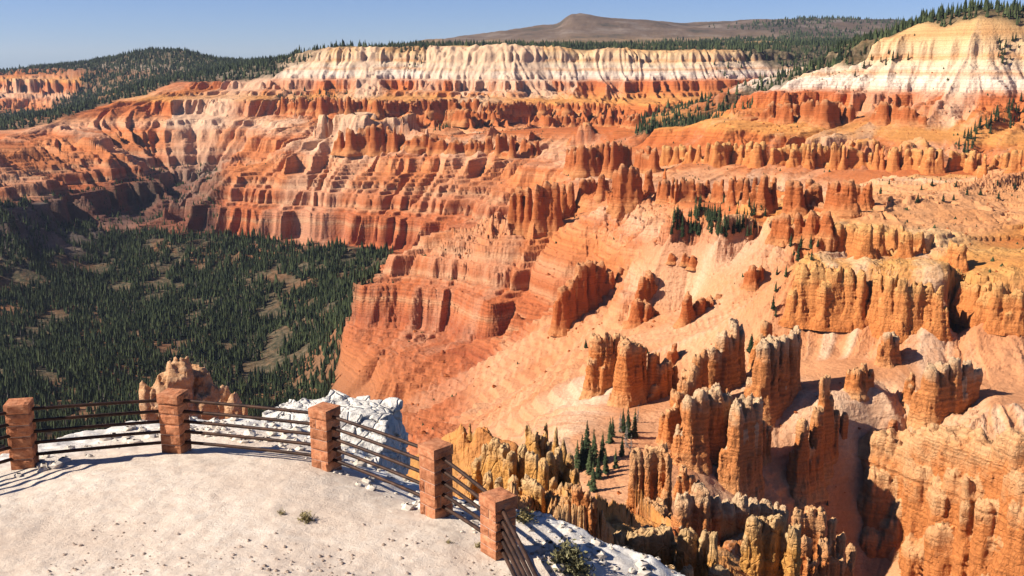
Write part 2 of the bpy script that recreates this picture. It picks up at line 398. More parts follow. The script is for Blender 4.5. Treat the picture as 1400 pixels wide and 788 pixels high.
# keep some long smooth fans on the big orange slope
fan = sstep(U0, 590, 680) * sstep(V0, 405, 450) * (D < 1250) * (D > 430)
fan = np.maximum(fan, sstep(U0, 860, 900) * sstep(V0, 318, 330) * (D < 1060) * (D > 430) * (1 - sstep(U0, 1060, 1120)))
cm *= 1 - .92 * fan
z2 = z1 + (zT - z1) * cm
z2 = z2 * (1 - fan * .85) + (z0 + .3 * (z1 - z0) + .7 * (np.minimum(l3, 2) * .5 - .4)) * fan * .85
# fine ledges
zz_ = z2 + dip; led = 7.5
st = np.floor(zz_ / led) * led + led * sstep(zz_ / led - np.floor(zz_ / led), .35, .65)
lm = sstep(-zz_, 225, 262) * (1 - sstep(-zz_, 420, 450)) * act * .65 + .3 * act * (1 - fan)
z2 = z2 + (st - zz_) * lm * (1 - sstep(D, 2800, 3400))
zz_ = (z2 + dip + 1.5 * vnoise(X32 / 30, Y32 / 30, 47)) / 4.0; q_ = zz_ - np.floor(zz_)
z2 = z2 + 4 * (sstep(q_, .3, .7) - q_) * .8 * act * (1 - fan) * np.clip(cm + .3, 0, 1) * (1 - sstep(D, 1700, 2600))
z2 += act * (1 - fan) * (1.2 * fbm(X32 / 6, Y32 / 6, 3, 41)) * (1 - sstep(D, 1200, 2500))
z2 += (1 - act) * (2.5 * fbm(X32 / 40, Y32 / 40, 4, 43)) * sstep(D, 60, 400) + far * (1 - redfar) * 22 * fbm(X32 / 300, Y32 / 300, 5, 44)
# streaks: noise smeared down the fall line (line integral convolution on the grid)
gx, gy = grad(z0 + act * 10 * b1 * (1 - fan))
kk = np.maximum(D / 700, .6)
xr = (.83 * wx + .56 * wy) / kk; yr = (.83 * wy - .56 * wx) / kk
s1 = lic(.8 * vnoise(xr / 6.0, yr / 6.0, 51) + .9 * vnoise(yr / 13.0, xr / 13.0, 59), gx, gy, 6.5 * kk, 18)
s2 = lic(vnoise(xr / 2.8, yr / 2.8, 53) + .6 * vnoise(yr / 4.7, xr / 4.7, 57), gx, gy, 4.5 * kk, 20)
streak = np.clip(.5 + .14 * s1 / s1.std() + .10 * s2 / s2.std(), 0, 1)
streak = .5 + (1 - np.clip(floor, 0, 1)) * (streak - .5) * sstep(slope, .1, .3)
streak = .5 + (streak - .5) * (1 - .5 * sstep(-z0, 230, 260))
z2 += act * (streak - .5) * (3.0 + 1.5 * fan) * np.clip(D / 700, .4, 2)
z2 += 72 * sstep(U0, 757, 784) * (1 - .45 * sstep(U0, 790, 840)) * (1 - sstep(U0, 840, 960)) * np.exp(-((D - 8500) / 650) ** 2)
z2 += np.clip(floor, 0, 1) * 16 * fbm(X32 / 170, Y32 / 170, 3, 45)
U, V = pix(X, Y, z2)
gx2, gy2 = grad(z2); slope2 = np.hypot(gx2, gy2)
# ------------------------------------------------------------------ cover masks
def inpoly(u, v, poly):
    r = np.zeros(u.shape, bool); n = len(poly)
    for i in range(n):
        x1, y1 = poly[i]; x2, y2 = poly[(i + 1) % n]
        if y1 == y2: continue
        c = ((y1 > v) != (y2 > v)) & (u < (x2 - x1) * (v - y1) / (y2 - y1) + x1); r ^= c
    return r
big = fbm(X32 / 120, Y32 / 120, 4, 61)
U0s, V0s, D0s = U0, V0, D
kw = D / 1500
U0 = U0 + 16 * fbm(X32 / 60 / kw, Y32 / 60 / kw, 4, 71); V0 = V0 + 7 * fbm(X32 / 60 / kw, Y32 / 60 / kw, 4, 72)
D = D * (1 + .02 * fbm(X32 / 60 / kw, Y32 / 60 / kw, 4, 73))
veg = np.zeros_like(z0)
valley = inpoly(U0, V0, [(-500,282),(30,286),(90,298),(140,320),(220,316),(280,306),(430,328),(520,335),(540,345),(515,400),(480,440),(462,530),(440,590),(-500,660)]) & (D > 1200) & (D < 2700)
veg = np.where(valley, np.clip(.9 + .9 * big, 0, 1), veg)
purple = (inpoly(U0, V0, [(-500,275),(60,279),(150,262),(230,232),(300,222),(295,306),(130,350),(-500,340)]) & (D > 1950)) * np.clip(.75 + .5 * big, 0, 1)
hillm = inpoly(U0, V0, [(-500,20),(60,20),(215,20),(340,20),(460,40),(395,92),(380,104),(330,111),(240,113),(180,139),(40,176),(-500,215),(-500,155),(60,152),(110,130),(118,104),(60,100),(-500,110)]) & (D > 3000)
veg = np.where(hillm, np.clip(.85 + .6 * big, 0, 1), veg)
rim = (U0 > 380) & (D > 3720) & (z0 > -60); veg = np.where(rim, np.clip(.7 + .8 * fbm(X32/400, Y32/400, 3, 63), 0, 1), veg)
bh = (D > 6800) & (U0 > 600); veg = np.where(bh, np.clip(.25 + 1.2 * fbm(X32/500, Y32/500, 3, 64), 0, .9) * sstep(U0, 900, 1050), veg)
crestD = np.interp(U0, [860, 920, 970, 1020, 1060, 1110, 1150, 1190, 1230, 1270, 1330, 1400], [2090, 2100, 2120, 2150, 2150, 2120, 2080, 2050, 2000, 1950, 1900, 1900])
spurb = (U0 > 860) & (U0 < 1290) & (D > crestD + 10) & (D < 3000) & (V0 < 190) & (V0 > 20); veg = np.where(spurb, .9 - .6 * sstep(D - crestD, 60, 190) * (U0 < 1130), veg)
rimr = (U0 > 1225) & (D > crestD + 12) & (D < 3700); veg = np.where(rimr, .9, veg)
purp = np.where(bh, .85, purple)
yel = sstep(V0, 560, 640) * (D < 260) * (D > 90) * .5
yel = np.maximum(yel, inpoly(U0, V0, [(1080,360),(1400,372),(1400,410),(1100,400)]) * (D < 800) * (D > 600) * .55)
yel = np.maximum(yel, inpoly(U0, V0, [(1120,300),(1280,320),(1400,345),(1400,370),(1120,335)]) * (D < 1000) * (D > 780) * .5)
pale = inpoly(U0, V0, [(880,330),(920,322),(1040,322),(1060,345),(960,355),(890,350)]) * (D < 1060) * .6
pale = np.maximum(pale, inpoly(U0, V0, [(720,560),(830,505),(880,520),(800,575)]) * (D < 900) * .5)
U0, V0, D = U0s, V0s, D0s
def blur(A, n):
    for ax in (0, 1):
        for _ in range(2):
            P_ = np.pad(A, [(n + 1, n) if i == ax else (0, 0) for i in (0, 1)], mode='edge'); c_ = np.cumsum(P_, ax)
            k_ = 2 * n + 1
            A = (np.take(c_, range(k_, c_.shape[ax]), ax) - np.take(c_, range(0, c_.shape[ax] - k_), ax)) / k_
    return A
bn = int(10 * Q)
fanc = np.maximum(fan, inpoly(U0, V0, [(1060,292),(1180,268),(1400,240),(1600,240),(1600,330),(1400,315),(1320,338),(1100,300)]) * (D > 830) * (D < 1250))
pale, yel, fanc = blur(pale, bn * 2), blur(yel, bn), blur(fanc, bn); veg = blur(veg, max(1, bn // 3)); purp = blur(purp, bn)
print('terrain', z2.shape, float(z2.min()), float(z2.max()))
def grid_faces(nr, nc):
    i = np.arange(nr * nc).reshape(nr, nc)
    return np.stack([i[:-1, :-1], i[:-1, 1:], i[1:, 1:], i[1:, :-1]], -1).reshape(-1, 4)
zs = z2 + dip
zs = zs - 62 * (1 - sstep(D, 250, 330))
TER = mesh_np('canyon_terrain', np.stack([X, Y, z2], -1).reshape(-1, 3), grid_faces(NR, NA), mat_terrain(), True,
              dict(zs=zs, streak=streak, veg=veg, pale=pale, yel=yel, purp=purp, fan=fanc))
tag(TER, kind='structure')

# ------------------------------------------------------------------ lookups on the terrain
def ground(x, y):
    x = np.asarray(x, float); y = np.maximum(np.asarray(y, float), 17)
    fr = np.interp(np.log(y), LD, np.arange(NR)); fc = np.interp(x / y, AA, np.arange(NA))
    r = np.clip(fr.astype(int), 0, NR - 2); c = np.clip(fc.astype(int), 0, NA - 2); tr = fr - r; tc_ = fc - c
    return (z2[r, c] * (1 - tr) + z2[r + 1, c] * tr) * (1 - tc_) + (z2[r, c + 1] * (1 - tr) + z2[r + 1, c + 1] * tr) * tc_
def hit(u, v, dmin=120.0):           # first terrain point seen at a photo pixel
    a, b = ray(u, v); d = np.exp(np.linspace(math.log(dmin), math.log(9000), 5000))
    g = ground(a * d, d); k = np.nonzero(g > b * d)[0]
    return float(d[k[0]]) if len(k) else None

# ------------------------------------------------------------------ hoodoo formations
def mat_hoodoo(name, c_low, c_mid, c_top, top=.8):
    c_low, c_mid, c_top = rich(c_low, 1.2), rich(c_mid, 1.2), rich(c_top, 1.2)
    t = NT(name); P = t.pos(); z = t.n('SeparateXYZ'); t.l(P, z.inputs[0]); z = z.outputs[2]
    n1 = t.noise(P, .16, 5); n2 = t.noise(P, .9, 5, .65)
    tt = t.math('ADD', t.attr('tt'), t.rng(n1, 0, 1, -.22, .22))
    c = t.ramp(tt, [(0, c_low), (.35, c_mid), (top - .12, c_mid), (top + .1, c_top)])
    bed = t.n('TexNoise', noise_dimensions='1D'); bed.inputs['Scale'].default_value = .55; bed.inputs['Detail'].default_value = 4
    t.l(t.math('ADD', z, t.rng(n1, 0, 1, -2, 2)), bed.inputs['W'])
    c = t.mix(1.0, c, t.grayc(t.rng(bed.outputs['Fac'], .3, .7, .82, 1.14)), 'MULTIPLY')
    st = t.noise(scaled(t, P, 1, 1, .12), .5, 5, .6)
    c = t.mix(t.rng(st, .55, .75, 0, .35), c, (.30, .10, .04))
    c = t.mix(t.rng(n2, .6, .8, 0, .3), c, (.62, .40, .23))
    hb = t.math('ADD', t.noise(P, .8, 8, .65), t.math('MULTIPLY', bed.outputs['Fac'], .6))
    vo = t.n('TexVoronoi', feature='DISTANCE_TO_EDGE'); vo.inputs['Scale'].default_value = .35; t.l(scaled(t, P, 1, 1, .55), vo.inputs['Vector'])
    hb = t.math('ADD', hb, t.rng(vo.outputs[0], 0, .05, -.35, 0))
    return t.done(c, t.bump(hb, 1.8, .75))
HM = dict(orange=mat_hoodoo('orange_hoodoo_rock', (.60,.34,.17), (.53,.22,.08), (.60,.36,.19), .9),
          red=mat_hoodoo('red_hoodoo_rock', (.52,.25,.11), (.42,.15,.055), (.50,.26,.13), .9),
          yellow=mat_hoodoo('yellow_hoodoo_rock', (.52,.22,.07), (.56,.30,.10), (.52,.36,.20), .9),
          gold=mat_hoodoo('golden_cliff_rock', (.53,.215,.075), (.56,.245,.09), (.60,.335,.14), .78),
          pale=mat_hoodoo('pale_cap_rock', (.60,.33,.16), (.52,.23,.09), (.57,.40,.25), .88))
VQ = 1.0         # voxel size in render pixels
def surface_nets(S, org, h):
    nx, ny, nz = S.shape; ins = S < 0
    cnt = np.zeros((nx-1, ny-1, nz-1), np.int8)
    for i in (0, 1):
        for j in (0, 1):
            for k in (0, 1): cnt += ins[i:nx-1+i, j:ny-1+j, k:nz-1+k]
    I, J, K = np.nonzero((cnt > 0) & (cnt < 8))
    idx = np.full(cnt.shape, -1, np.int32); idx[I, J, K] = np.arange(len(I))
    acc = np.zeros((len(I), 3)); n = np.zeros(len(I))
    cs = [(i, j, k) for i in (0, 1) for j in (0, 1) for k in (0, 1)]
    for p in cs:
        for ax in range(3):
            if p[ax]: continue
            q = list(p); q[ax] = 1
            va = S[I+p[0], J+p[1], K+p[2]]; vb = S[I+q[0], J+q[1], K+q[2]]
            c = (va < 0) != (vb < 0); t = np.where(c, va / np.where(c, va - vb, 1), 0)
            for m in range(3): acc[:, m] += np.where(c, p[m] + (t if m == ax else 0), 0)
            n += c
    V = acc / n[:, None] + np.stack([I, J, K], -1)
    Fs = []
    for ax in range(3):
        o1, o2 = [(1, 2), (2, 0), (0, 1)][ax]
        A = np.take(ins, range(S.shape[ax]-1), ax); B = np.take(ins, range(1, S.shape[ax]), ax)
        e = np.argwhere(A != B)
        e = e[(e[:, o1] > 0) & (e[:, o2] > 0) & (e[:, o1] < S.shape[o1]-1) & (e[:, o2] < S.shape[o2]-1)]
        if not len(e): continue
        u1 = np.zeros(3, int); u1[o1] = 1; u2 = np.zeros(3, int); u2[o2] = 1
        g = lambda d: idx[tuple((e - d).T)]
        f = np.stack([g(u1 + u2), g(u2), g(0 * u1), g(u1)], -1)
        flip = ~A[tuple(e.T)]; f[flip] = f[flip][:, ::-1]
        Fs.append(f)
    f = np.vstack(Fs); f = f[(f >= 0).all(1)]
    return V * h + org, f
def formation(name, label, mat, cols, cat='rock formation', group=None, dmin=120.0, wall=True, rough=1.0, taper=.38, tail=0.0, flare=.8, axis=None, bulge=1.0):
    """cols: (u, v_top, v_base, half width px[, distance]) -> one solid of fused columns"""
    C_ = []; dm = []; anc = None
    for c in cols:
        u, vt, vb, rp = c[:4]; rp *= 1.16 * bulge; d = c[4] if len(c) > 4 else hit(u, vb, dmin)
        if axis is not None and d is not None:       # the fin runs back and to the right, up the slope
            if anc is None: anc = (u, vb, d)
            d = anc[2] + axis * (u - anc[0]) / F * anc[2] + .25 * max(-25, min(25, d - anc[2]))
        if d is None: continue
        p = at(u, vt, d); r = rp * d / F; zb = min(float(ground(p.x, p.y)), at(u, vb, d).z)
        C_.append((p.x, p.y + r * .6, zb - .06 * (p.z - zb) - 1.5, p.z, r)); dm.append(d)
        if rough and random.random() < .75:
            an = random.uniform(0, 6.28) if axis is None else random.uniform(2.4, 4.2); q = random.uniform(.45, .75)
            C_.append((p.x + math.cos(an) * r, p.y + r * .6 + math.sin(an) * r, zb - 2, zb + (p.z - zb) * random.uniform(.45, .9), r * q)); dm.append(d)
    C_ = np.array(C_); d = float(np.mean(dm)); h = VQ * d / 1024
    rm = C_[:, 4].max(); lo = np.array([*(C_[:, :2] - rm * 2.0).min(0), C_[:, 2].min()]); hi = np.array([*(C_[:, :2] + rm * 2.0).max(0) + np.array([.6, 1.25]) * tail * rm, C_[:, 3].max() + rm * .5])
    n = np.ceil((hi - lo) / h).astype(int) + 3
    while n.prod() > 7e6: h *= 1.15; n = np.ceil((hi - lo) / h).astype(int) + 3
    gx_, gy_, gz_ = [(lo[i] - h + h * np.arange(n[i])).astype(np.float32) for i in range(3)]
    GX, GY = np.meshgrid(gx_, gy_, indexing='ij'); rmean = float(np.median(C_[:, 4])); sd = random.uniform(0, 90)
    S = np.full(tuple(n), 1e3, np.float32); TT = np.zeros(tuple(n), np.float32)
    wxy = [(rmean * .45 * fbm(GX / rmean / 2.2, GY / rmean / 2.2, 3, 5 + q)).astype(np.float32) for q in (0, 7)]
    topn = (rmean * 1.0 * fbm(GX / rmean / 1.1, GY / rmean / 1.1, 4, 3, .6)).astype(np.float32)
    def addcol(x, y, zb, zt, r, x2=None, y2=None, zt2=None):
        nonlocal S
        i0, i1 = np.searchsorted(gx_, [min(x, x2 or x) - 2.4 * r, max(x, x2 or x) + 2.4 * r]); j0, j1 = np.searchsorted(gy_, [min(y, y2 or y) - 2.4 * r, max(y, y2 or y) + 2.4 * r])
        sl_ = (slice(i0, i1), slice(j0, j1)); px = GX[sl_] + wxy[0][sl_]; py = GY[sl_] + wxy[1][sl_]
        if x2 is None: rho = np.hypot(px - x, py - y); zt_ = zt + topn[sl_] * .8
        else:
            q = np.clip(((px - x) * (x2 - x) + (py - y) * (y2 - y)) / ((x2 - x) ** 2 + (y2 - y) ** 2 + 1e-6), 0, 1)
            rho = np.hypot(px - x - q * (x2 - x), py - y - q * (y2 - y)); zt_ = zt + q * (zt2 - zt) + topn[sl_] * 1.1
        H = max(zt - zb, 1); t = np.clip((gz_ - zb) / H, 0, 1.2)
        rr = r * (1.0 - taper * t + flare * np.exp(-t / .22))
        s_ = rho[:, :, None] - rr[None, None, :]
        tz = (gz_[None, None, :] - zt_[:, :, None])
        s_ = np.where(tz > -r * .5, np.maximum(s_ + .35 * np.maximum(tz + r * .5, 0), tz * .8), s_)
        k = .22 * r; o = S[i0:i1, j0:j1]; hh = np.clip(.5 + .5 * (o - s_) / k, 0, 1)
        TT[i0:i1, j0:j1] = np.where(s_ < o, t[None, None, :], TT[i0:i1, j0:j1])
        S[i0:i1, j0:j1] = o * (1 - hh) + s_ * hh - k * hh * (1 - hh)
    for c in C_:
        addcol(*c)
        if tail: addcol(c[0], c[1], c[2], c[3] - .02 * (c[3] - c[2]), c[4] * .8, c[0] + random.uniform(-.1, .5) * c[4] * tail, c[1] + tail * c[4] * random.uniform(.7, 1.2), c[2] + (c[3] - c[2]) * random.uniform(.8, 1.0))
    if wall:
        for a_, b_ in zip(C_[:-1], C_[1:]):
            dd = np.hypot(*(a_[:2] - b_[:2])); r = min(a_[4], b_[4]) * (.85 if axis is None else 1.0)
            if dd < 3.4 * max(a_[4], b_[4]):
                k1, k2 = random.uniform(.8, 1.0), random.uniform(.8, 1.0)
                addcol(a_[0], a_[1], min(a_[2], b_[2]), a_[2] + (a_[3] - a_[2]) * k1, r, b_[0], b_[1], b_[2] + (b_[3] - b_[2]) * k2)
            else: addcol(a_[0], a_[1], min(a_[2], b_[2]), a_[2] + (a_[3] - a_[2]) * .3, r * 1.2, b_[0], b_[1], b_[2] + (b_[3] - b_[2]) * .3)
    m = np.abs(S) < .75 * rmean + 2 * h; I, J, K = np.nonzero(m); x = gx_[I]; y = gy_[J]; z = gz_[K]; r = min(rmean, 5.0)
    lw = z + 1.2 * vnoise(x / 9, y / 9, 2)
    led = vnoise(lw / max(2.6, 2.2 * h), 0 * z + 3.3, 7) * .6 + vnoise(lw / max(1.1, 1.6 * h), 0 * z + 9.1, 8) * .4
    fl = np.abs(vnoise3(x / r / .8, y / r / .8, z / r / 4.5 + sd, 4)); bl = vnoise3(x / r / 1.5, y / r / 1.5, z / r / 1.8 + sd, 6)
    f2 = np.abs(vnoise3(x / r / .38, y / r / .38, z / r / 1.6 + sd, 9))
    mm = np.clip((z - C_[:, 2].min()) / (.12 * (C_[:, 3].max() - C_[:, 2].min())), 0, 1)
    S[I, J, K] += r * (-.12 * led * mm + .36 * (.42 - fl) - .20 * bl + .17 * (.4 - f2) + .08 * (.4 - np.abs(vnoise3(x / r / .17, y / r / .17, z / r / .5 + sd, 12))))
    V_, f = surface_nets(S, np.array([gx_[0], gy_[0], gz_[0]]), h)
    q = np.clip(((V_ - [gx_[0], gy_[0], gz_[0]]) / h).astype(int), 0, n - 1)
    o = mesh_np(name, V_, f, HM[mat], True, dict(tt=TT[q[:, 0], q[:, 1], q[:, 2]]))
    return tag(o, label, cat, group)
def row(u0, u1, n, tops, base, rp, d=None):
    """a wall of columns: tops / base are lists of (u, v)"""
    r_ = []; ph = random.uniform(0, 6)
    for k in range(n):
        u = u0 + (u1 - u0) * (k + .5) / n + random.uniform(-.4, .4) * (u1 - u0) / n
        q = math.sin(k * .9 + ph) * .5 + math.sin(k * .37 + ph * 2) * .5
        vt = np.interp(u, *zip(*tops)) + max(random.uniform(-.25, 1.3), -.1 + q) * rp * (.8 + q); vb = np.interp(u, *zip(*base)) + random.uniform(-.8, .8) * rp * .6 - q * rp * .8
        c = (u, float(vt), float(vb), rp * random.choice((.55, .8, 1.0, 1.15, 1.35)))
        r_.append(c + ((d * (1 + random.uniform(-.02, .02) - .02 * q),) if d else ()))
    return r_
FM = 'hoodoo fins on the orange slope'
formation('rock_fin', 'stepped orange fin with jagged crest rising to its right end, long dark shadow on slope', 'pale', [(1046,470,575,14),(1060,465,578,13),(1073,462,570,12),(1084,455,556,11),(1092,450,545,9),(1073,525,584,7)], group=FM, tail=2.2, flare=1.0, axis=.85, bulge=.85)
formation('rock_fin', 'broad brown fin with ragged top just left of the thin leaning spire', 'pale', [(975,478,545,12),(990,460,545,14),(1004,444,540,13),(1014,455,530,10)], group=FM, tail=2.2, flare=1.0, axis=.85, bulge=.85)
formation('rock_spire', 'narrow spire with pointed tip between the two tall ragged fins', 'orange', [(1049,440,495,9),(1042,462,500,8),(1035,475,505,7)], group=FM, tail=2.2, flare=1.0, axis=.85, bulge=.85)
formation('rock_fin', 'short dark orange fin leaning on the left of the broad brown fin', 'orange', [(955,485,570,12),(948,502,580,11),(965,478,560,10)], group=FM, tail=2.2, flare=1.0, axis=.85, bulge=.85)
formation('rock_buttress', 'massive pale-capped buttress with shaded right face above the yellow wash', 'pale', [(945,545,640,14),(960,535,655,15),(978,533,660,14),(993,543,668,14)], group=FM, tail=2.2, flare=1.0, axis=.85, bulge=.85)
formation('rock_buttress', 'smooth tapering orange buttress with a deep black cleft along its right side', 'pale', [(1010,555,675,13),(1022,545,680,15),(1036,552,690,12)], group=FM, tail=2.2, flare=1.0, axis=.85, bulge=.85)
formation('rock_pinnacle', 'thin finger-like pinnacle standing in the black shadow of the tapering buttress', 'orange', [(1046,577,632,5),(1052,585,635,5)], group=FM, tail=2.2, flare=1.0, axis=.85, bulge=.85)
formation('rock_spire', 'sharp steeple-like spire with dark shaded side and lower shoulders on both flanks', 'orange', [(1128,519,650,8),(1136,545,650,9),(1120,560,668,12),(1100,577,668,13),(1145,565,640,7),(1156,568,630,7)], group=FM, tail=2.2, flare=1.0, axis=.85, bulge=.85)
formation('rock_tower', 'twin blunt orange towers above the white streaked fan', 'orange', [(815,462,540,13),(832,460,548,14),(845,458,535,10)], group=FM, tail=2.2, flare=1.0, axis=.85, bulge=.85)
formation('rock_tower', 'rounded dark orange tower close to the right of the twin blunt towers', 'orange', [(855,470,555,14),(868,468,550,13),(878,476,545,10)], group=FM, tail=2.2, flare=1.0, axis=.85, bulge=.85)
formation('rock_spire', 'cluster of small orange spires stepping down right of the rounded dark tower', 'orange', [(893,485,545,9),(905,500,560,10),(912,498,550,10),(922,500,530,8),(897,530,565,9)], group=FM, tail=2.2, flare=1.0, axis=.85, bulge=.85)
formation('rock_fin', 'jagged low ridge stepping downhill between the small spires and the short leaning fin', 'orange', [(918,560,612,10),(928,540,602,10),(937,520,588,10),(945,508,565,9)], group=FM, tail=1.5, flare=1.1, axis=.85)
formation('rock_fin', 'short red ridge below the reddish spires, above the rounded dark tower', 'red', [(872,412,446,9),(884,418,452,9),(897,425,457,9)], group=FM, tail=1.5, flare=1.0, axis=.85)
formation('rock_fin', 'low orange stub on the wash in front of the massive buttress', 'orange', [(935,640,684,9),(946,652,694,9),(956,662,700,8)], group=FM, tail=1.2, flare=1.1, axis=.6)
formation('rock_fin', 'small paired fins on the slope left of the broad fluted grey-topped tower', 'pale', [(1216,455,500,8),(1228,462,505,8)], group=FM, tail=1.5, flare=1.0, axis=.8)
formation('small_hoodoo', 'small brown knob alone on the slope above the cluster of small spires', 'red', [(918,480,500,7),(924,473,495,6)], group=FM, tail=2.2, flare=1.0, axis=.85, bulge=.85)
formation('rock_wall', 'row of tall dark red fins high at the left edge of the orange slope', 'red', [(768,395,452,9),(780,385,450,9),(795,362,440,11),(808,360,425,11),(822,362,420,10),(835,372,420,9),(850,368,410,9),(860,366,405,7)], group=FM, tail=2.2, flare=1.0, axis=.85, bulge=.85)
formation('rock_spire', 'group of reddish spires right of the row of tall dark red fins', 'red', [(878,380,420,9),(890,376,418,9),(900,390,425,8),(915,386,420,7),(928,398,436,8)], group=FM, tail=2.2, flare=1.0, axis=.85, bulge=.85)
formation('rock_wall', 'low broken red wall crossing the middle of the orange slope', 'red', [(942,403,440,9),(958,408,440,8),(973,410,445,8),(985,405,440,8),(1008,412,440,9),(1018,408,435,7)], group=FM, tail=2.2, flare=1.0, axis=.85, bulge=.85)
formation('small_hoodoo', 'small blocky red knob below the crest of the pale rounded spur', 'red', [(1030,366,392,7),(1040,364,385,6)], group=FM, tail=2.2, flare=1.0, axis=.85, bulge=.85)
for k, c in enumerate([(918,346,358,4),(936,347,360,4),(948,350,365,5)]):
    formation('small_hoodoo', 'tiny red knob on the pale spur, %s of the row of three' % ('leftmost', 'middle one', 'rightmost')[k], 'red', [c, (c[0] + 3, c[1] + 4, c[2], 3)], group='tiny knobs on the pale spur')
G = 'golden cliffs on the right'
formation('golden_cliff', 'long golden cliff with flat top and horizontal ledges, lower tier, left end', 'gold', [(1100,366,436,13),(1120,364,438,13),(1142,366,437,13),(1162,369,436,13),(1180,372,434,11)], group=G)
formation('golden_cliff', 'row of rounded golden pillars right of the long lower cliff, dark shadows between them', 'gold', [(1204,376,440,9),(1222,378,450,12),(1238,383,456,11),(1257,388,444,9),(1272,390,440,7),(1287,391,456,9)], group=G)
formation('golden_cliff', 'golden pillars at the right edge of the view below the bench', 'gold', [(1320,388,410,8),(1338,393,418,9),(1352,390,425,9),(1368,388,448,11),(1395,400,450,10)], group=G)
formation('golden_cliff', 'upper golden cliff with thin dark cracks, above the long lower cliff', 'gold', [(1150,306,338,10),(1168,306,342,10),(1188,308,348,10),(1205,310,350,10),(1225,313,350,8),(1243,316,352,8),(1262,319,345,7)], group=G)
formation('golden_cliff', 'small golden outcrop right of the upper golden cliff', 'gold', [(1303,332,362,7),(1318,334,368,6)], group=G)
formation('rock_wall', 'jumble of red blocks left of the upper golden cliff', 'red', [(1062,297,328,7),(1075,295,330,9),(1095,292,330,9),(1115,290,325,9),(1135,291,322,8)], group=G)
FS = 'lone hoodoos on the right hand fan'
formation('small_hoodoo', 'small double hoodoo alone in the middle of the right hand fan', 'orange', [(1173,505,538,9),(1183,498,540,8),(1192,506,537,6)], group=FS, tail=1.4, axis=.7, bulge=.9)
formation('small_hoodoo', 'single thin hoodoo right of the small double hoodoo', 'orange', [(1249,512,550,5),(1246,527,550,7)], group=FS, tail=1.4, axis=.7, bulge=.9)
formation('rock_tower', 'broad fluted grey-topped tower on the right hand fan', 'pale', [(1278,505,580,13),(1294,498,590,13),(1310,491,598,13),(1326,493,598,11),(1338,505,590,9),(1318,540,600,10)], group=FS, tail=1.4, axis=.7, bulge=.9)
formation('small_hoodoo', 'little dark knob just above the rim of the big bottom right cliff', 'red', [(1223,576,598,8),(1218,585,598,6)], group=FS, tail=1.4, axis=.7, bulge=.9)
FN = 'near cliffs below the overlook'
formation('rock_cliff', 'huge orange cliff filling the bottom right corner', 'orange',
    [(u, v, 830, 24, 588 - 7 * k) for k, (u, v) in enumerate([(1196,603),(1216,598),(1236,599),(1256,605),(1275,598),(1294,595),(1311,592),(1328,598),(1345,602),(1363,610),(1384,604),(1404,600),(1430,604)])] +
    [(u, v, 840, 25, 580 - .35 * (u - 1196)) for u, v in [(1194,668),(1215,650),(1242,690),(1270,640),(1296,662),(1322,646),(1350,655),(1376,690),(1404,650),(1432,660)]] +
    [(u, v, 850, 26, 573 - .35 * (u - 1196)) for u, v in [(1190,740),(1210,726),(1236,755),(1268,735),(1300,722),(1330,752),(1362,728),(1395,740),(1425,730)]], group=FN, flare=.3, taper=.12)
formation('rock_cliff', 'orange fluted buttress by the dark gully left of the huge corner cliff', 'orange', [(1094,702,820,11,470),(1110,694,820,12,472),(1126,698,820,12,470),(1140,712,820,10,474),(1152,735,820,10,480),(1166,752,820,10,486),(1104,735,830,12,462),(1130,742,830,12,462),(1150,768,830,11,470)], group=FN)
formation('rock_tower', 'upright orange tower with vertical grooves between the trees and the shadowed fins', 'orange', [(873,621,715,11,372),(889,618,715,12,372),(905,612,715,11,372),(917,628,715,9,370),(885,690,740,18,362),(905,695,745,18,358),(925,705,750,14,356)], group=FN)
formation('rock_wall', 'wall of fins facing away from the sun, black in shadow with pale top edge', 'pale', row(922, 1075, 9, [(925,676),(955,672),(1014,675),(1033,683),(1075,700)], [(900,790),(1100,790)], 13, 305), group=FN, axis=.6)
formation('rock_wall', 'yellow-orange row of thick fins with pale lumpy tops along the bottom edge', 'yellow', row(812, 1000, 8, [(815,724),(850,718),(893,727),(940,727),(1000,731)], [(800,850),(1100,850)], 15, 178) + row(830, 990, 5, [(815,760),(1000,770)], [(800,860),(1100,860)], 13, 170), group=FN, taper=.25)
formation('rock_wall', 'dark cleft wall of orange fins between the bottom edge fins and the corner cliff', 'yellow', row(1005, 1105, 5, [(1002,730),(1033,712),(1065,714),(1100,722)], [(1000,850),(1160,850)], 15, 225), group=FN, taper=.25)
GH = 'yellow pinnacles below the overlook'
formation('rock_pinnacle', 'tall yellow pinnacles behind the fence corner, the group nearer the corner post', 'yellow',
    [(652,630,715,12,172),(664,612,715,14,172),(676,604,715,15,171),(689,612,715,14,170),(701,617,715,13,168),(668,652,720,12,160),(684,656,720,11,158),(703,654,720,11,156)], group=GH, taper=.5, flare=1.2)
formation('rock_pinnacle', 'tall yellow pinnacles behind the fence corner, the group nearer the spruces', 'yellow',
    [(715,613,715,14,170),(729,620,715,14,166),(742,630,715,12,160),(752,620,715,13,168),(764,611,715,14,174),(779,622,715,13,170),(787,642,715,10,166),(720,658,720,11,155),(738,664,720,10,153),(757,656,720,11,158),(775,662,720,10,156)], group=GH, taper=.5, flare=1.2)
formation('rock_pinnacle', 'rough orange and tan knobs on the slope right behind the fence corner', 'orange', [(606,634,705,15,198),(620,622,705,16,196),(634,616,705,14,190),(612,655,710,14,186),(632,648,710,14,180)], group=GH, taper=.5, flare=1.2)
formation('rock_pinnacle', 'sharp row of little yellow teeth on the ridge above the tall yellow pinnacles', 'yellow', [(722,583,650,7,184),(735,590,650,7,182),(746,578,650,8,184),(761,585,650,8,182),(770,600,650,7,180)], group=GH, taper=.62)
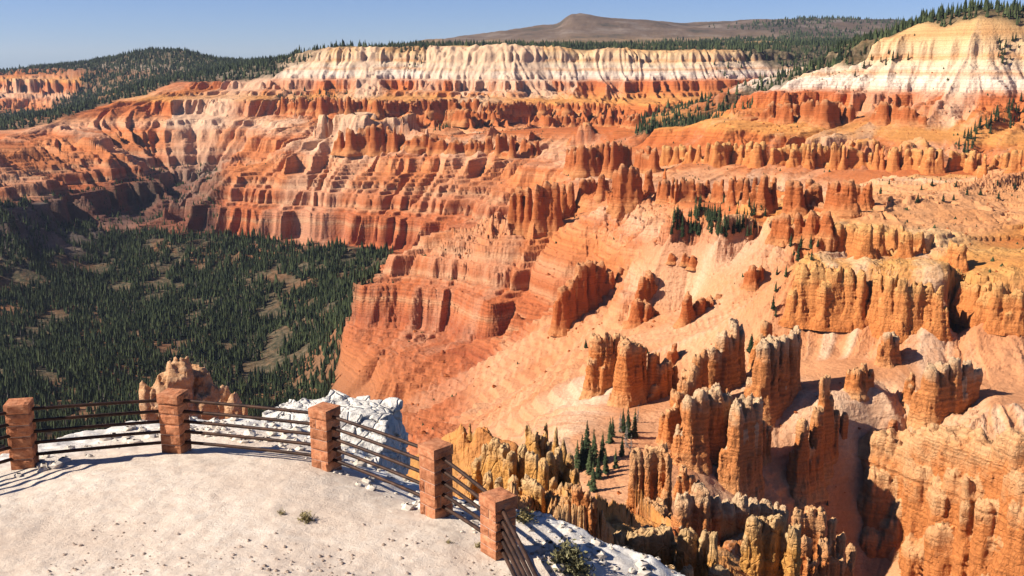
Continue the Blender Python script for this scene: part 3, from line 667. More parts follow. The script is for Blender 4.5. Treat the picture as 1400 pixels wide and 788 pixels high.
formation('rock_pinnacle', 'dark leaning tooth beyond the fence corner post', 'yellow', [(643,580,650,5,192),(650,586,650,5,192),(634,592,650,5,192)], group=GH, taper=.6)
formation('rock_pinnacle', 'stubby orange stump right of the tall yellow pinnacles', 'orange', [(790,666,720,9,150),(801,674,720,7,150)], group=GH)
formation('rock_pinnacle', 'low orange cone at the end of the yellow pinnacles', 'orange', [(813,681,722,7,150),(808,690,722,6,149)], group=GH, taper=.6)
FD = 'distant red cliff walls'
formation('red_cliff', 'dark red crown of fins on top of the central mesa', 'red', row(460, 606, 16, [(460,182),(480,174),(505,169),(525,168),(545,178),(606,186)], [(455,206),(610,206)], 5.5), group=FD)
formation('red_cliff', 'line of red pillars right of the central mesa crown', 'red', row(612, 735, 15, [(612,190),(650,186),(690,182),(735,192)], [(612,208),(740,212)], 5), group=FD)
formation('red_cliff', 'tall dark spires at the head of the pink ridge', 'red', [(700,266,312,6),(711,257,314,7),(723,258,326,7),(736,254,312,7),(748,249,318,8),(760,249,316,8),(771,253,300,7),(780,250,292,6)], group=FD)
formation('red_cliff', 'pair of dark red fins above the white hollow of the orange slope', 'red', [(843,232,284,6),(851,227,287,7),(863,229,280,7),(871,231,274,6),(888,234,266,6),(798,246,276,6),(810,244,268,6),(824,238,268,6)], group=FD)
B = [(880,226),(1000,222),(1100,226),(1200,230),(1300,234),(1400,230)]; T_ = [(880,203),(960,194),(1050,195),(1150,196),(1250,201),(1330,208),(1400,204)]
for u0, u1, lb in ((770, 900, 'hoodoo wall with ragged top left of the long yellow-topped wall'), (905, 1050, 'yellow-topped hoodoo wall under the orange slope, left stretch'), (1055, 1210, 'yellow-topped hoodoo wall under the orange slope, middle stretch'), (1215, 1410, 'yellow-topped hoodoo wall under the orange slope, right stretch')):
    tp = T_ if u0 > 900 else [(770,206),(800,195),(840,194),(900,202)]; bs = B if u0 > 900 else [(770,236),(900,236)]
    formation('hoodoo_wall', lb, 'gold' if u0 > 900 else 'red', row(u0, u1, int((u1 - u0) / 8), tp, bs, 5.0), group='hoodoo walls below the rim')
formation('hoodoo_wall', 'lower red hoodoo wall with black gaps under the yellow-topped wall', 'red', row(905, 1065, 18, [(900,244),(1065,240)], [(900,272),(1065,284)], 5.5), group='hoodoo walls below the rim')
formation('hoodoo_wall', 'smooth red cliff with a single black slot under the yellow-topped wall', 'red', row(1075, 1190, 9, [(1075,250),(1130,244),(1190,246)], [(1075,290),(1190,284)], 8), group='hoodoo walls below the rim')
for lb, u0, u1, t0, t1, b0, n_ in (('far dark red pillar wall under the pale north rim, left stretch', 385, 500, 131, 133, 153, 26), ('far dark red pillar wall under the pale north rim, middle stretch', 512, 655, 136, 134, 153, 30), ('far dark red pillar wall under the pale north rim, right stretch', 668, 830, 137, 140, 153, 32),
        ('far low red wall halfway down below the north rim, near the mesa crown', 610, 700, 148, 152, 166, 16), ('far low red wall below the north rim, beside the tree band', 745, 880, 158, 156, 172, 22)):
    formation('red_cliff', lb, 'red', row(u0, u1, n_, [(u0, t0), (u1, t1)], [(u0, b0), (u1, b0)], 3.4), group=FD)
formation('red_cliff', 'red block cliff under the white band of the right rim, longer one', 'red', row(1012, 1166, 15, [(1012,158),(1030,140),(1100,137),(1166,138)], [(1012,166),(1166,167)], 6), group=FD)
formation('red_cliff', 'red block cliff under the white band of the right rim, shorter one', 'red', row(1196, 1268, 7, [(1196,140),(1240,138),(1268,158)], [(1196,166),(1268,170)], 6), group=FD)

# ------------------------------------------------------------------ overlook ground
PT = []
for u, v, d in [(35,638,15.9),(242,617,16.8),(447,640,16.1),(597,703,14.4),(682,758,13.1),(700,788,12.5),(0,788,11.8),(350,788,11.8),(350,700,13.9),(150,700,13.9),(500,760,12.7),
                (60,609,17.6),(110,591,18.6),(200,576,19.5),(330,574,19.8),(420,590,18.9),(480,612,18.2),(560,655,16.9),(620,690,15.5),(330,600,17.9),
                (700,694,15.1),(760,712,14.6),(830,737,14.1),(920,787,13.3),(760,760,13.1),(850,788,12.95),(720,740,13.7),(-120,700,13.6),(-120,640,15.6),(-60,650,15.4)]:
    p = at(u, v, d); PT.append((p.x, p.y, p.z))
PT += [(-4,8,-5.3),(0,8,-5.3),(4.6,8,-8.4),(-4,3,-3.0),(0,3,-3.0),(4,3,-3.4),(0,-6,-1.7),(-8,-6,-1.9),(8,-6,-2.2),(-9,8,-5.6),(8,8,-9.5),(9,3,-5.5),(-12,12,-7.2),(.9,10.2,-7.7),(2,9,-8.3),(3.2,8,-8.5),(4.5,6,-7.5)]
PT = np.array(PT)
pc = tps_fit(PT[:, :2], PT[:, 2], .01)
# rim of the white ground: beyond this line it breaks off
EDGE = [at(u, v, d) for u, v, d in [(-300,640,15.5),(-60,628,16.2),(0,622,16.6),(55,606,17.5),(110,589,18.5),(200,573,19.4),(330,571,19.8),(420,588,18.9),(490,612,18.2),(560,650,17.0),(615,676,16.2),(700,692,15.2),(760,710,14.7),(830,735,14.2),(925,787,13.4),(1010,850,12.3)]]
EDGE = np.array([(p.x, p.y) for p in EDGE] + [(5.5, 10), (9, 5), (14, -6)])
def edge_dist(x, y):                 # >0 beyond the edge
    best = np.full(x.shape, 1e9); sg = np.zeros(x.shape)
    for (x1, y1), (x2, y2) in zip(EDGE[:-1], EDGE[1:]):
        dx, dy = x2 - x1, y2 - y1; q = np.clip(((x - x1) * dx + (y - y1) * dy) / (dx * dx + dy * dy), 0, 1)
        d_ = np.hypot(x - x1 - q * dx, y - y1 - q * dy); s_ = np.sign((y - y1) * dx - (x - x1) * dy)
        m = d_ < best - 1e-9; best = np.where(m, d_, best); sg = np.where(m, s_, sg)
    return best * sg
def plat(x, y):
    z = tps_eval(PT[:, :2], pc, x, y)
    e = edge_dist(x, y) + .35 * fbm(x / 1.3, y / 1.3, 3, 81)
    rg = sstep(e, -1.5, .3)
    z = z + .05 * fbm(x / 1.6, y / 1.6, 4, 82) + .018 * fbm(x / .22, y / .22, 3, 83) + rg * .10 * fbm(x / .35, y / .35, 4, 84)
    gr = sstep(y - .0 * x, 13.2, 12.2) if False else np.clip((12.9 - y) / 1.2, 0, 1)
    z = z + gr * .03 * np.abs(fbm(x / .15, y / .15, 3, 85))
    ep = np.maximum(e, 0)
    return z - ep * 1.3 - np.minimum(ep, 3) * .7 * np.abs(fbm(x / 1.1, y / 1.1, 4, 86)), e
px_ = np.concatenate([np.arange(-24, -13, .25), np.arange(-13, 8, .045), np.arange(8, 18, .25)]); py_ = np.concatenate([np.arange(-7, 9, .25), np.arange(9, 21.5, .045), np.arange(21.5, 34, .25)])
PX, PY = np.meshgrid(px_, py_, indexing='xy'); PZ, PE = plat(PX, PY)
def mat_ground():
    t = NT('pale_limestone_gravel'); P = t.pos()
    a = t.noise(P, .5, 5); b = t.noise(P, 5, 6, .7); c_ = t.noise(P, 40, 3, .7)
    c = t.ramp(b, [(.3, (.57, .44, .34)), (.5, (.69, .57, .455)), (.7, (.74, .635, .525))])
    c = t.mix(t.rng(a, .42, .68, 0, .6), c, (.55, .42, .32))
    c = t.mix(t.rng(c_, .62, .72, 0, .6), c, (.34, .25, .20))
    c = t.mix(t.attr('edge'), c, t.mix(t.rng(b, .35, .6), (.50, .45, .39), (.76, .71, .64)))
    c = t.mix(t.attr('low'), c, (.56, .33, .17))
    h = t.math('ADD', t.noise(P, 14, 8, .7), t.math('MULTIPLY', t.noise(P, 60, 4, .7), .4))
    return t.done(c, t.bump(h, .05, .55))
GM = mat_ground()
g = mesh_np('overlook_ground', np.stack([PX, PY, PZ], -1).reshape(-1, 3), grid_faces(*PX.shape), GM, True,
            dict(edge=sstep(PE, -1.6, -.2), low=sstep(PE, 2.0, 5)))
tag(g, kind='structure')
def gz(x, y): return float(plat(np.array([float(x)]), np.array([float(y)]))[0][0])
# loose stones on the gravel: uncountable
def blob(r, seed, n1=6, n2=5, sq=.6):
    v = []; rr = random.Random(seed)
    for i in range(n2):
        ph = math.pi * (i + .5) / n2
        for j in range(n1):
            a = 2 * math.pi * (j + .5 * (i % 2)) / n1; k = r * rr.uniform(.7, 1.15)
            v.append((k * math.sin(ph) * math.cos(a), k * math.sin(ph) * math.sin(a), k * math.cos(ph) * sq))
    f = [(i * n1 + j, (i + 1) * n1 + j, (i + 1) * n1 + (j + 1) % n1, i * n1 + (j + 1) % n1) for i in range(n2 - 1) for j in range(n1)]
    return np.array(v), np.array(f)
def scatter_stones(name, pts, mat):
    Vs, Fs, off = [], [], 0
    for i, (x, y, r) in enumerate(pts):
        V_, f = blob(r, i % 40); a = random.uniform(0, 6.28); c, s_ = math.cos(a), math.sin(a)
        V_ = V_ @ np.array([[c, s_, 0], [-s_, c, 0], [0, 0, 1]]); z = gz(x, y)
        Vs.append(V_ + [x, y, z + r * .15]); Fs.append(f + off); off += len(V_)
    o = mesh_np(name, np.vstack(Vs), np.vstack(Fs), mat, False); return o
SM = mat_simple('pale_stone', (.42, .34, .26), (.74, .66, .56), 3.0)
SD = mat_simple('brown_stone', (.26, .18, .13), (.52, .41, .33), 3.0)
pts = []
while len(pts) < 900:                # rubble along the broken edge and in the lower foreground
    x, y = random.uniform(-8, 8), random.uniform(11.3, 21); e = float(edge_dist(np.array([x]), np.array([y]))[0])
    if -1.6 < e < 1.2 and random.random() < .9: pts.append((x, y, random.choice((.03, .04, .05, .07, .12)) * random.uniform(.6, 1.2)))
tag(scatter_stones('edge_rubble', pts, SM), 'pale stones and rubble strewn along the broken edge', 'rubble', kind='stuff')
pts = []
while len(pts) < 900:
    x, y = random.uniform(-6, 4), random.triangular(11.0, 14.0, 11.4)
    if fbm(np.array([x * .8]), np.array([y * .8]), 3, 88)[0] > -.3 + random.uniform(-.2, .4): pts.append((x, y, random.choice((.008, .012, .018, .028)) * random.uniform(.7, 1.3)))
tag(scatter_stones('ground_chips', pts, SD), 'small brown chips of stone littered over the white gravel', 'stones', kind='stuff')

# ------------------------------------------------------------------ white outcrop and butte
def heightblock(name, cx, cy, hw, hd, zt, zb, mat, label, cat, seed, n=150, jag=.1, sq=3.0, yaw=0, nf=1.6):
    a = np.linspace(-1, 1, n); A, B = np.meshgrid(a, a, indexing='ij')
    rad = (np.abs(A) ** sq + np.abs(B) ** sq) ** (1 / sq)
    x, y = A * hw, B * hd
    w_ = fbm(x / hw * nf * 1.5, y / hw * nf * 1.5, 5, seed, .55)
    t_ = np.clip((1.0 - rad + .22 * w_) / .28, 0, 1)
    top = zt + jag * (zt - zb) * (fbm(x / hw * nf, y / hw * nf, 5, seed + 9, .6) - .25) - .10 * (zt - zb) * np.abs(fbm(x / hw * 5, y / hw * 5, 3, seed + 3))
    st_ = np.floor(t_ * 5 + w_ * .8) / 5; t2 = np.clip(.45 * t_ + .55 * st_, 0, 1)
    z = zb + (top - zb) * t2 ** .8
    # push the walls out unevenly, bed by bed
    lz = vnoise(z * 2.2 / (zt - zb) * 3, x * 0, seed) * .5
    x = x * (1 + .05 * lz); y = y * (1 + .05 * lz)
    c, s_ = math.cos(yaw), math.sin(yaw)
    return tag(mesh_np(name, np.stack([cx + c * x - s_ * y, cy + s_ * x + c * y, z], -1).reshape(-1, 3), grid_faces(n, n)[:, ::-1], mat, True, dict(tt=t2)), label, cat)
t = NT('white_limestone'); P = t.pos(); b_ = t.noise(P, 1.6, 7, .7)
c = t.ramp(b_, [(.32, (.42, .38, .34)), (.46, (.76, .70, .62)), (.7, (.82, .77, .69))])
vo = t.n('TexVoronoi', feature='DISTANCE_TO_EDGE'); vo.inputs['Scale'].default_value = 1.5; t.l(P, vo.inputs['Vector'])
WM = t.done(c, t.bump(t.math('ADD', t.noise(P, 3, 9, .7), t.rng(vo.outputs[0], 0, .06, 0, .5)), .35, .8))
def fractured(name, cx, cy, zt, hw, hd, H, mat, label, cat, seed, h=.045, yaw=0, nseed=320, amp=.17):
    r_ = np.random.default_rng(seed)
    gx_ = np.arange(-hw - .5, hw + .5, h); gy_ = np.arange(-hd * .45 - 1.25 * H - .3, hd + .5, h); gz_ = np.arange(-H, .45, h)
    GX, GY, GZ = np.meshgrid(gx_, gy_, gz_, indexing='ij')
    wx_ = GX + .35 * fbm(GX / 1.4, GY / 1.4, 3, seed); wy_ = GY + .35 * fbm(GX / 1.4, GY / 1.4, 3, seed + 4)
    top = .16 * fbm(GX / 1.5, GY / 1.5, 3, seed + 8) - .10 * (GX / hw) ** 2 - .22 * np.clip(-GX / hw - .2, 0, 1)
    fl_ = 1 + .18 * (-GZ / H)
    S = np.maximum(np.maximum(np.abs(wx_) - hw * fl_, np.where(wy_ < 0, -wy_ - hd * .45 + GZ * 1.25, wy_ - hd)), GZ - top)
    m = np.abs(S) < .5; P_ = np.stack([GX[m], GY[m], GZ[m]], 1)
    sd = np.stack([r_.uniform(-hw - .4, hw + .4, nseed), r_.uniform(-hd - .4, hd + .4, nseed), r_.uniform(-H, .3, nseed)], 1); va = r_.uniform(-1, 1, nseed)
    d1 = np.full(len(P_), 9.); d2 = d1.copy(); id1 = np.zeros(len(P_), int)
    for k in range(nseed):
        d = np.sqrt((((P_ - sd[k]) * [1, 1, 1.5]) ** 2).sum(1)); c = d < d1
        d2 = np.where(c, d1, np.minimum(d2, d)); id1[c] = k; d1 = np.where(c, d, d1)
    crack = np.clip(1 - (d2 - d1) / .07, 0, 1)
    S[m] += amp * .5 * va[id1] + .045 * crack + .05 * vnoise3(P_[:, 0] * 4, P_[:, 1] * 4, P_[:, 2] * 4, 3) + .025 * vnoise3(P_[:, 0] * 11, P_[:, 1] * 11, P_[:, 2] * 11, 5)
    V_, f = surface_nets(S.astype(np.float32), np.array([gx_[0], gy_[0], gz_[0]]), h)
    o = mesh_np(name, V_, f, mat, True); o.location = (cx, cy, zt); o.rotation_euler = (0, 0, yaw)
    return tag(o, label, cat)
p = at(438, 578, 26.5)
fractured('white_outcrop', p.x, p.y + 1.2, p.z, 1.85, 1.3, 2.2, WM, 'bright white limestone outcrop beyond the railing with fractured blocky sides', 'rock outcrop', 4, yaw=R(-10))
t = NT('butte_rock'); P = t.pos(); b_ = t.noise(scaled(t, P, 1, 1, 2.5), .22, 7, .65)
c = t.ramp(b_, [(.3, (.22, .09, .05)), (.45, (.46, .22, .12)), (.58, (.60, .38, .24)), (.75, (.64, .50, .38))])
c = t.mix(t.rng(t.attr('tt'), .75, 1, 0, .6), c, (.60, .34, .16))
BM = t.done(c, t.bump(t.noise(scaled(t, P, 1, 1, 2), .9, 8, .7), 1.2, .8))
HM['butte'] = BM
formation('rock_butte', 'tilted pink and tan rock butte rising out of the forest behind the railing', 'butte', [(214,524,650,22,300),(230,510,650,24,302),(244,500,650,25,304),(260,508,650,26,308),(278,522,650,24,308),(296,538,650,22,304),(314,552,650,20,300),(330,566,650,18,300),(198,532,650,18,300)], 'rock butte', flare=1.2, taper=.5)

# ------------------------------------------------------------------ fence
def mat_post():
    t = NT('red_sandstone_block'); P = t.objc(); n = t.noise(P, 7, 6, .7)
    c = t.ramp(n, [(.3, (.23, .08, .038)), (.5, (.42, .165, .08)), (.7, (.52, .25, .135))])
    c = t.mix(t.rng(t.attr('mort'), 0, 1, 0, .85), c, (.52, .37, .29)); c = t.mix(1.0, c, t.grayc(t.rng(t.attr('blk'), 0, 1, .75, 1.2)), 'MULTIPLY')
    return t.done(c, t.bump(t.noise(P, 16, 7, .7), .03, .7))
PM = mat_post()
RM = NT('dark_brown_pipe'); RM.b.inputs['Roughness'].default_value = .5; RM.b.inputs['Metallic'].default_value = .3
n_ = RM.noise(RM.objc(), 6, 5); RM = RM.done(RM.mix(RM.rng(n_, .4, .7), (.035, .022, .018), (.085, .045, .03)))
def block(x0, x1, y0, y1, z0_, z1_, seed, bulge):
    """rough faced stone: subdivided box with bulged, chipped faces"""
    n = 7; V_, F_ = [], []
    c = np.array([(x0 + x1) / 2, (y0 + y1) / 2, (z0_ + z1_) / 2]); h = np.array([x1 - x0, y1 - y0, z1_ - z0_]) / 2
    g_ = np.linspace(-1, 1, n)
    for ax in range(3):
        for sg in (-1, 1):
            A, B = np.meshgrid(g_, g_, indexing='ij'); P_ = np.zeros((n, n, 3)); P_[..., ax] = sg
            P_[..., (ax + 1) % 3] = A * (sg if True else 1); P_[..., (ax + 2) % 3] = B
            off = sum(len(v) for v in V_); V_.append(P_.reshape(-1, 3)); F_.append(grid_faces(n, n) + off)
    V_ = np.vstack(V_); F_ = np.vstack(F_)
    q = np.sort(np.abs(V_), 1); edge = np.clip((q[:, 1] - .6) / .4, 0, 1)           # 1 on the edges
    nz = vnoise3(V_[:, 0] * 1.7 + seed, V_[:, 1] * 1.7 + seed * 2.3, V_[:, 2] * 1.7 + seed, 2)
    d_ = bulge * (1 - edge ** 1.5) * (.6 + .8 * nz); nrm = V_ * (np.abs(V_) > .99); nrm = nrm / np.maximum(np.linalg.norm(nrm, axis=1, keepdims=True), 1)
    W = c + V_ * (h - .004) + nrm * d_[:, None]
    return W, F_
def make_post(parent, base, H, yaw, wd, seed):
    rr = random.Random(seed); Vs, Fs, mo, bl = [], [], [], []; off = 0; hw = wd / 2
    def put(W, F_, m, b):
        nonlocal off
        Vs.append(W); Fs.append(F_ + off); off += len(W); mo.append(np.full(len(W), m)); bl.append(np.full(len(W), b))
    nc = 5; hb = (H - .17) / nc; z = -.25
    W, F_ = block(-hw + .007, hw - .007, -hw + .007, hw - .007, -.3, H - .17, 1, 0); put(W, F_, 1, .5)
    for k in range(-1, nc):
        z0_, z1_ = k * hb + .004, (k + 1) * hb - .004; sp = rr.uniform(-.08, .08)
        if k % 2 == 0: bs = [(-hw, sp - .004, -hw, hw), (sp + .004, hw, -hw, hw)] if rr.random() < .6 else [(-hw, hw, -hw, hw)]
        else: bs = [(-hw, hw, -hw, sp - .004), (-hw, hw, sp + .004, hw)]
        for b in bs: put(*block(*b, z0_, z1_, rr.uniform(0, 50), .022), 0, rr.random())
    o = mesh_np('stone_post', np.vstack(Vs), np.vstack(Fs), PM, False, dict(mort=np.concatenate(mo), blk=np.concatenate(bl)), parent)
    W, F_ = block(-hw - .012, hw + .012, -hw - .012, hw + .012, H - .165, H, rr.uniform(0, 50), .02)
    cp = mesh_np('cap_stone', W, F_, PM, False, dict(mort=np.zeros(len(W)), blk=np.full(len(W), .6)), o)
    o.location = base; o.rotation_euler = (0, 0, yaw)
    return o
def tube(name, pts, r, mat, parent, n=10):
    Vs = []; P_ = [Vector(p) for p in pts]
    for i, p in enumerate(P_):
        d_ = (P_[min(i + 1, len(P_) - 1)] - P_[max(i - 1, 0)]).normalized(); s_ = d_.cross(Vector((0, 0, 1))).normalized(); u_ = s_.cross(d_)
        for k in range(n):
            a = 2 * math.pi * k / n; Vs.append(p + s_ * (r * math.cos(a)) + u_ * (r * math.sin(a)))
    m = len(P_); i = np.arange(m * n).reshape(m, n); j = np.roll(i, -1, 1)
    f = np.stack([i[:-1], i[1:], j[1:], j[:-1]], -1).reshape(-1, 4)
    return mesh_np(name, np.array([list(v) for v in Vs]), f, mat, True, None, parent)
fence = empty('boundary_fence', (0, 0, 0), 'curved railing of red sandstone posts joined by five dark pipe rails along the overlook edge', 'fence')
# photo: base pixel, distance, top pixel row, yaw, width
POSTS = [(-185,690,13.6,600,R(38),.36),(35,638,15.9,549,R(12),.36),(242,617,16.8,536,R(-12),.37),(447,640,16.1,556,R(-30),.36),(597,702,14.4,607,R(-46),.36),(681,756,13.1,676,R(-52),.36),(800,1040,9.7,935,R(-50),.36)]
PB = []
for k, (u, v, d, vt, yaw, wd) in enumerate(POSTS):
    p = at(u, v, d); z = gz(p.x, p.y); H = at(u, vt, d).z - z; H = max(.8, min(H, 1.25))
    make_post(fence, (p.x, p.y, z), H, yaw, wd, k * 7 + 3); PB.append((Vector((p.x, p.y, z)), H))
for (a_, Ha), (b_, Hb) in zip(PB[:-1], PB[1:]):
    dv = b_ - a_; out_ = Vector((-dv.y, dv.x, 0)).normalized() * .012 * dv.length
    if out_.y < 0: out_ = -out_
    for q in (.13, .31, .48, .65, .83):
        pts = []
        for k in range(13):
            s_ = k / 12; za, zb_ = a_.z + Ha * (1 - q), b_.z + Hb * (1 - q)
            pts.append(a_ + dv * s_ + out_ * 4 * s_ * (1 - s_) + Vector((0, 0, za + (zb_ - za) * s_ - (a_.z + dv.z * s_))))
        tube('rail', pts, .029, RM, fence)

# ------------------------------------------------------------------ trees
def mat_leaf():
    t = NT('conifer_needles'); n = t.noise(t.pos(), .8, 3); oi = t.n('ObjectInfo').outputs['Random']
    c = t.mix(t.rng(t.math('ADD', t.math('MULTIPLY', n, .7), t.math('MULTIPLY', t.attr('tone'), .6)), .3, .9), (.012, .022, .011), (.07, .085, .034))
    return t.done(c)
LM = mat_leaf(); TM = mat_simple('bark', (.05, .035, .025), (.13, .10, .075), 4)
DM = mat_simple('dead_grey_wood', (.16, .13, .11), (.30, .26, .22), 4)
def crown_mesh(seed, dead=False):
    rr = random.Random(seed); V_, F_ = [], []
    nl = 34
    for i in range(nl):
        t = i / (nl - 1); z = .09 + .89 * t; rad = .135 * (1 - t) ** .8 * rr.uniform(.75, 1.2) + .006
        nb_ = 7 if t < .7 else 5
        for k in range(nb_):
            if rr.random() < (.55 if dead else .1): continue
            a = 2 * math.pi * (k + rr.random()) / nb_; l = rad * rr.uniform(.65, 1.15); w_ = l * (.10 if dead else .36) + .003
            dx, dy = math.cos(a), math.sin(a); dr = l * rr.uniform(.15, .5)
            b = len(V_)
            V_ += [(0, 0, z + .01), (dx * l * .55 - dy * w_, dy * l * .55 + dx * w_, z - dr * .35), (dx * l, dy * l, z - dr), (dx * l * .55 + dy * w_, dy * l * .55 - dx * w_, z - dr * .35), (dx * l * .5, dy * l * .5, z + .018 - dr * .2)]
            F_ += [(b, b + 1, b + 4), (b + 1, b + 2, b + 4), (b + 2, b + 3, b + 4), (b + 3, b, b + 4)]
    b = len(V_); V_ += [(.006, 0, .95), (-.003, .005, .95), (-.003, -.005, .95), (0, 0, 1.0)]; F_ += [(b, b + 1, b + 3), (b + 1, b + 2, b + 3), (b + 2, b, b + 3)]
    me = bpy.data.meshes.new('crown'); me.from_pydata(V_, [], F_); me.materials.append(DM if dead else LM)
    at_ = me.attributes.new('tone', 'FLOAT', 'POINT'); at_.data.foreach_set('value', np.full(len(V_), rr.random(), np.float32)); return me
def trunk_mesh(seed, dead=False):
    V_, F_ = [], []; n = 7; rr = random.Random(seed)
    for i in range(6):
        t = i / 5; r = .014 * (1 - t) + .002
        for k in range(n): a = 2 * math.pi * k / n; V_.append((r * math.cos(a) + .004 * math.sin(3 * t + seed), r * math.sin(a), t * .97 - .03))
    for i in range(5):
        for k in range(n): F_.append((i * n + k, i * n + (k + 1) % n, (i + 1) * n + (k + 1) % n, (i + 1) * n + k))
    me = bpy.data.meshes.new('trunk'); me.from_pydata(V_, [], F_); me.materials.append(DM if dead else TM); return me
CR = [crown_mesh(k) for k in range(5)]; TR = [trunk_mesh(k) for k in range(3)]; CRD = [crown_mesh(20, True), crown_mesh(21, True)]; TRD = trunk_mesh(9, True)
N_TREE = 0
def tree(x, y, h, label, group, dead=False, wide=1.0, z=None):
    global N_TREE
    N_TREE += 1; k = random.randrange(1000)
    z = float(ground(x, y)) if z is None else z
    o = empty('dead_tree' if dead else 'conifer_tree', (x, y, z - .02 * h), label, 'tree', group)
    o.scale = (h * wide, h * wide, h); o.rotation_euler = (random.uniform(-.03, .03), random.uniform(-.03, .03), random.uniform(0, 6.28))
    for nm, me in (('trunk', TRD if dead else TR[k % 3]), ('crown', CRD[k % 2] if dead else CR[k % 5])):
        c = bpy.data.objects.new(nm, me); COL.objects.link(c); c.parent = o
    return o
ORD = ['first', 'second', 'third', 'fourth', 'fifth', 'sixth', 'seventh', 'eighth', 'ninth', 'tenth', 'eleventh', 'twelfth', 'thirteenth', 'fourteenth', 'fifteenth', 'sixteenth', 'seventeenth', 'eighteenth', 'nineteenth', 'twentieth']
NEAR = [(789,644,46),(796,640,50),(802,634,64),(812,636,54),(823,630,44),(828,648,40),(811,672,46),(834,606,38),(838,598,30),(852,592,36),(859,600,46),(867,598,42),(850,625,32),(842,640,30),(818,655,38),(806,650,44)]
for i, (u, v, hp) in enumerate(sorted(NEAR)):
    d = hit(u, v, 300); 
    if not d: continue
    p = at(u, v, d); tree(p.x, p.y, hp * d / F * 1.08, 'slim dark spruce in the gully clump beyond the yellow pinnacles, %s from the left' % ORD[i], 'spruces in the gully clump', wide=1.15)
for i, (u, v, hp) in enumerate([(848,592,34),(857,612,40),(872,578,28),(862,625,36)]):
    d = hit(u, v, 300); p = at(u, v, d); tree(p.x, p.y, hp * d / F, 'bare grey dead tree at the right side of the gully clump, %s from the front' % ORD[3 - i], 'dead trees by the gully clump', True)
def sample(poly, n, dmin, dmax, sp, vis=True):
    us = [p[0] for p in poly]; vs = [p[1] for p in poly]; r_ = []; tries = 0
    while len(r_) < n and tries < n * 30:
        tries += 1; u, v = random.uniform(min(us), max(us)), random.uniform(min(vs), max(vs))
        if not inpoly(np.array([u]), np.array([v]), poly)[0]: continue
        if any(abs(u - q[0]) < sp and abs(v - q[1]) < sp for q in r_): continue
        d = hit(u, v, dmin)
        if d is None or d > dmax: continue
        r_.append((u, v, d))
    return sorted(r_)
def grove(poly, n, dmin, dmax, hm, label, group, sp=2.0, wide=1.2):
    for u, v, d in sample(poly, n, dmin, dmax, sp):
        p = at(u, v, d); tree(p.x, p.y, hm * random.uniform(.6, 1.3), label, group, wide=wide * random.uniform(.9, 1.2))
grove([(912,326),(1040,326),(1035,316),(990,312),(960,290),(935,288),(920,305)], 46, 900, 1500, 15, 'dark conifer in the thicket behind the pale rounded spur', 'conifers behind the pale spur')
grove([(945,268),(1050,262),(1050,300),(1000,318),(960,300)], 30, 1000, 1700, 13, 'small conifer on the red slope of the ravine above the thicket', 'conifers in the ravine', 4)
grove([(1300,205),(1340,165),(1385,140),(1400,135),(1400,170),(1350,185),(1320,215)], 46, 1300, 2000, 17, 'conifer in the slanting strip of trees on the right hand rim slope', 'conifers in the slanting strip', 2)
grove([(1180,85),(1215,75),(1260,80),(1200,95),(1150,110)], 12, 1700, 2200, 16, 'conifer on the pale slope just under the forested rim', 'conifers under the rim', 4)
grove([(1360,60),(1395,55),(1390,85),(1365,95)], 14, 1600, 2200, 15, 'conifer on the cream slope near the right edge of the view', 'conifers on the cream slope', 3)
grove([(1180,255),(1400,235),(1400,275),(1200,285)], 16, 900, 1500, 8, 'lone small pine on the bare pink orange slope at the right', 'lone pines on the pink slope', 12, 1.9)
grove([(1090,330),(1130,340),(1120,365),(1060,350)], 8, 600, 1100, 11, 'small conifer between the two golden cliffs', 'conifers between the golden cliffs', 7)
grove([(1060,375),(1085,380),(1080,440),(1050,430)], 6, 600, 1000, 10, 'small conifer left of the lower golden cliff', 'conifers left of the golden cliff', 7)
for lb, c in (('bushy green conifer wedged between two tall fins', (1026,482,30)), ('round dark bush on the ledge left of the corner cliff', (1131,694,9)), ('thin young tree on the pale slope at the left of the twin towers', (801,476,14)), ('small conifer on the wash above the shadowed fins', (1036,664,24))):
    d = hit(c[0], c[1], 300)
    if d: p = at(c[0], c[1], d); tree(p.x, p.y, c[2] * d / F, lb, None, wide=1.7)
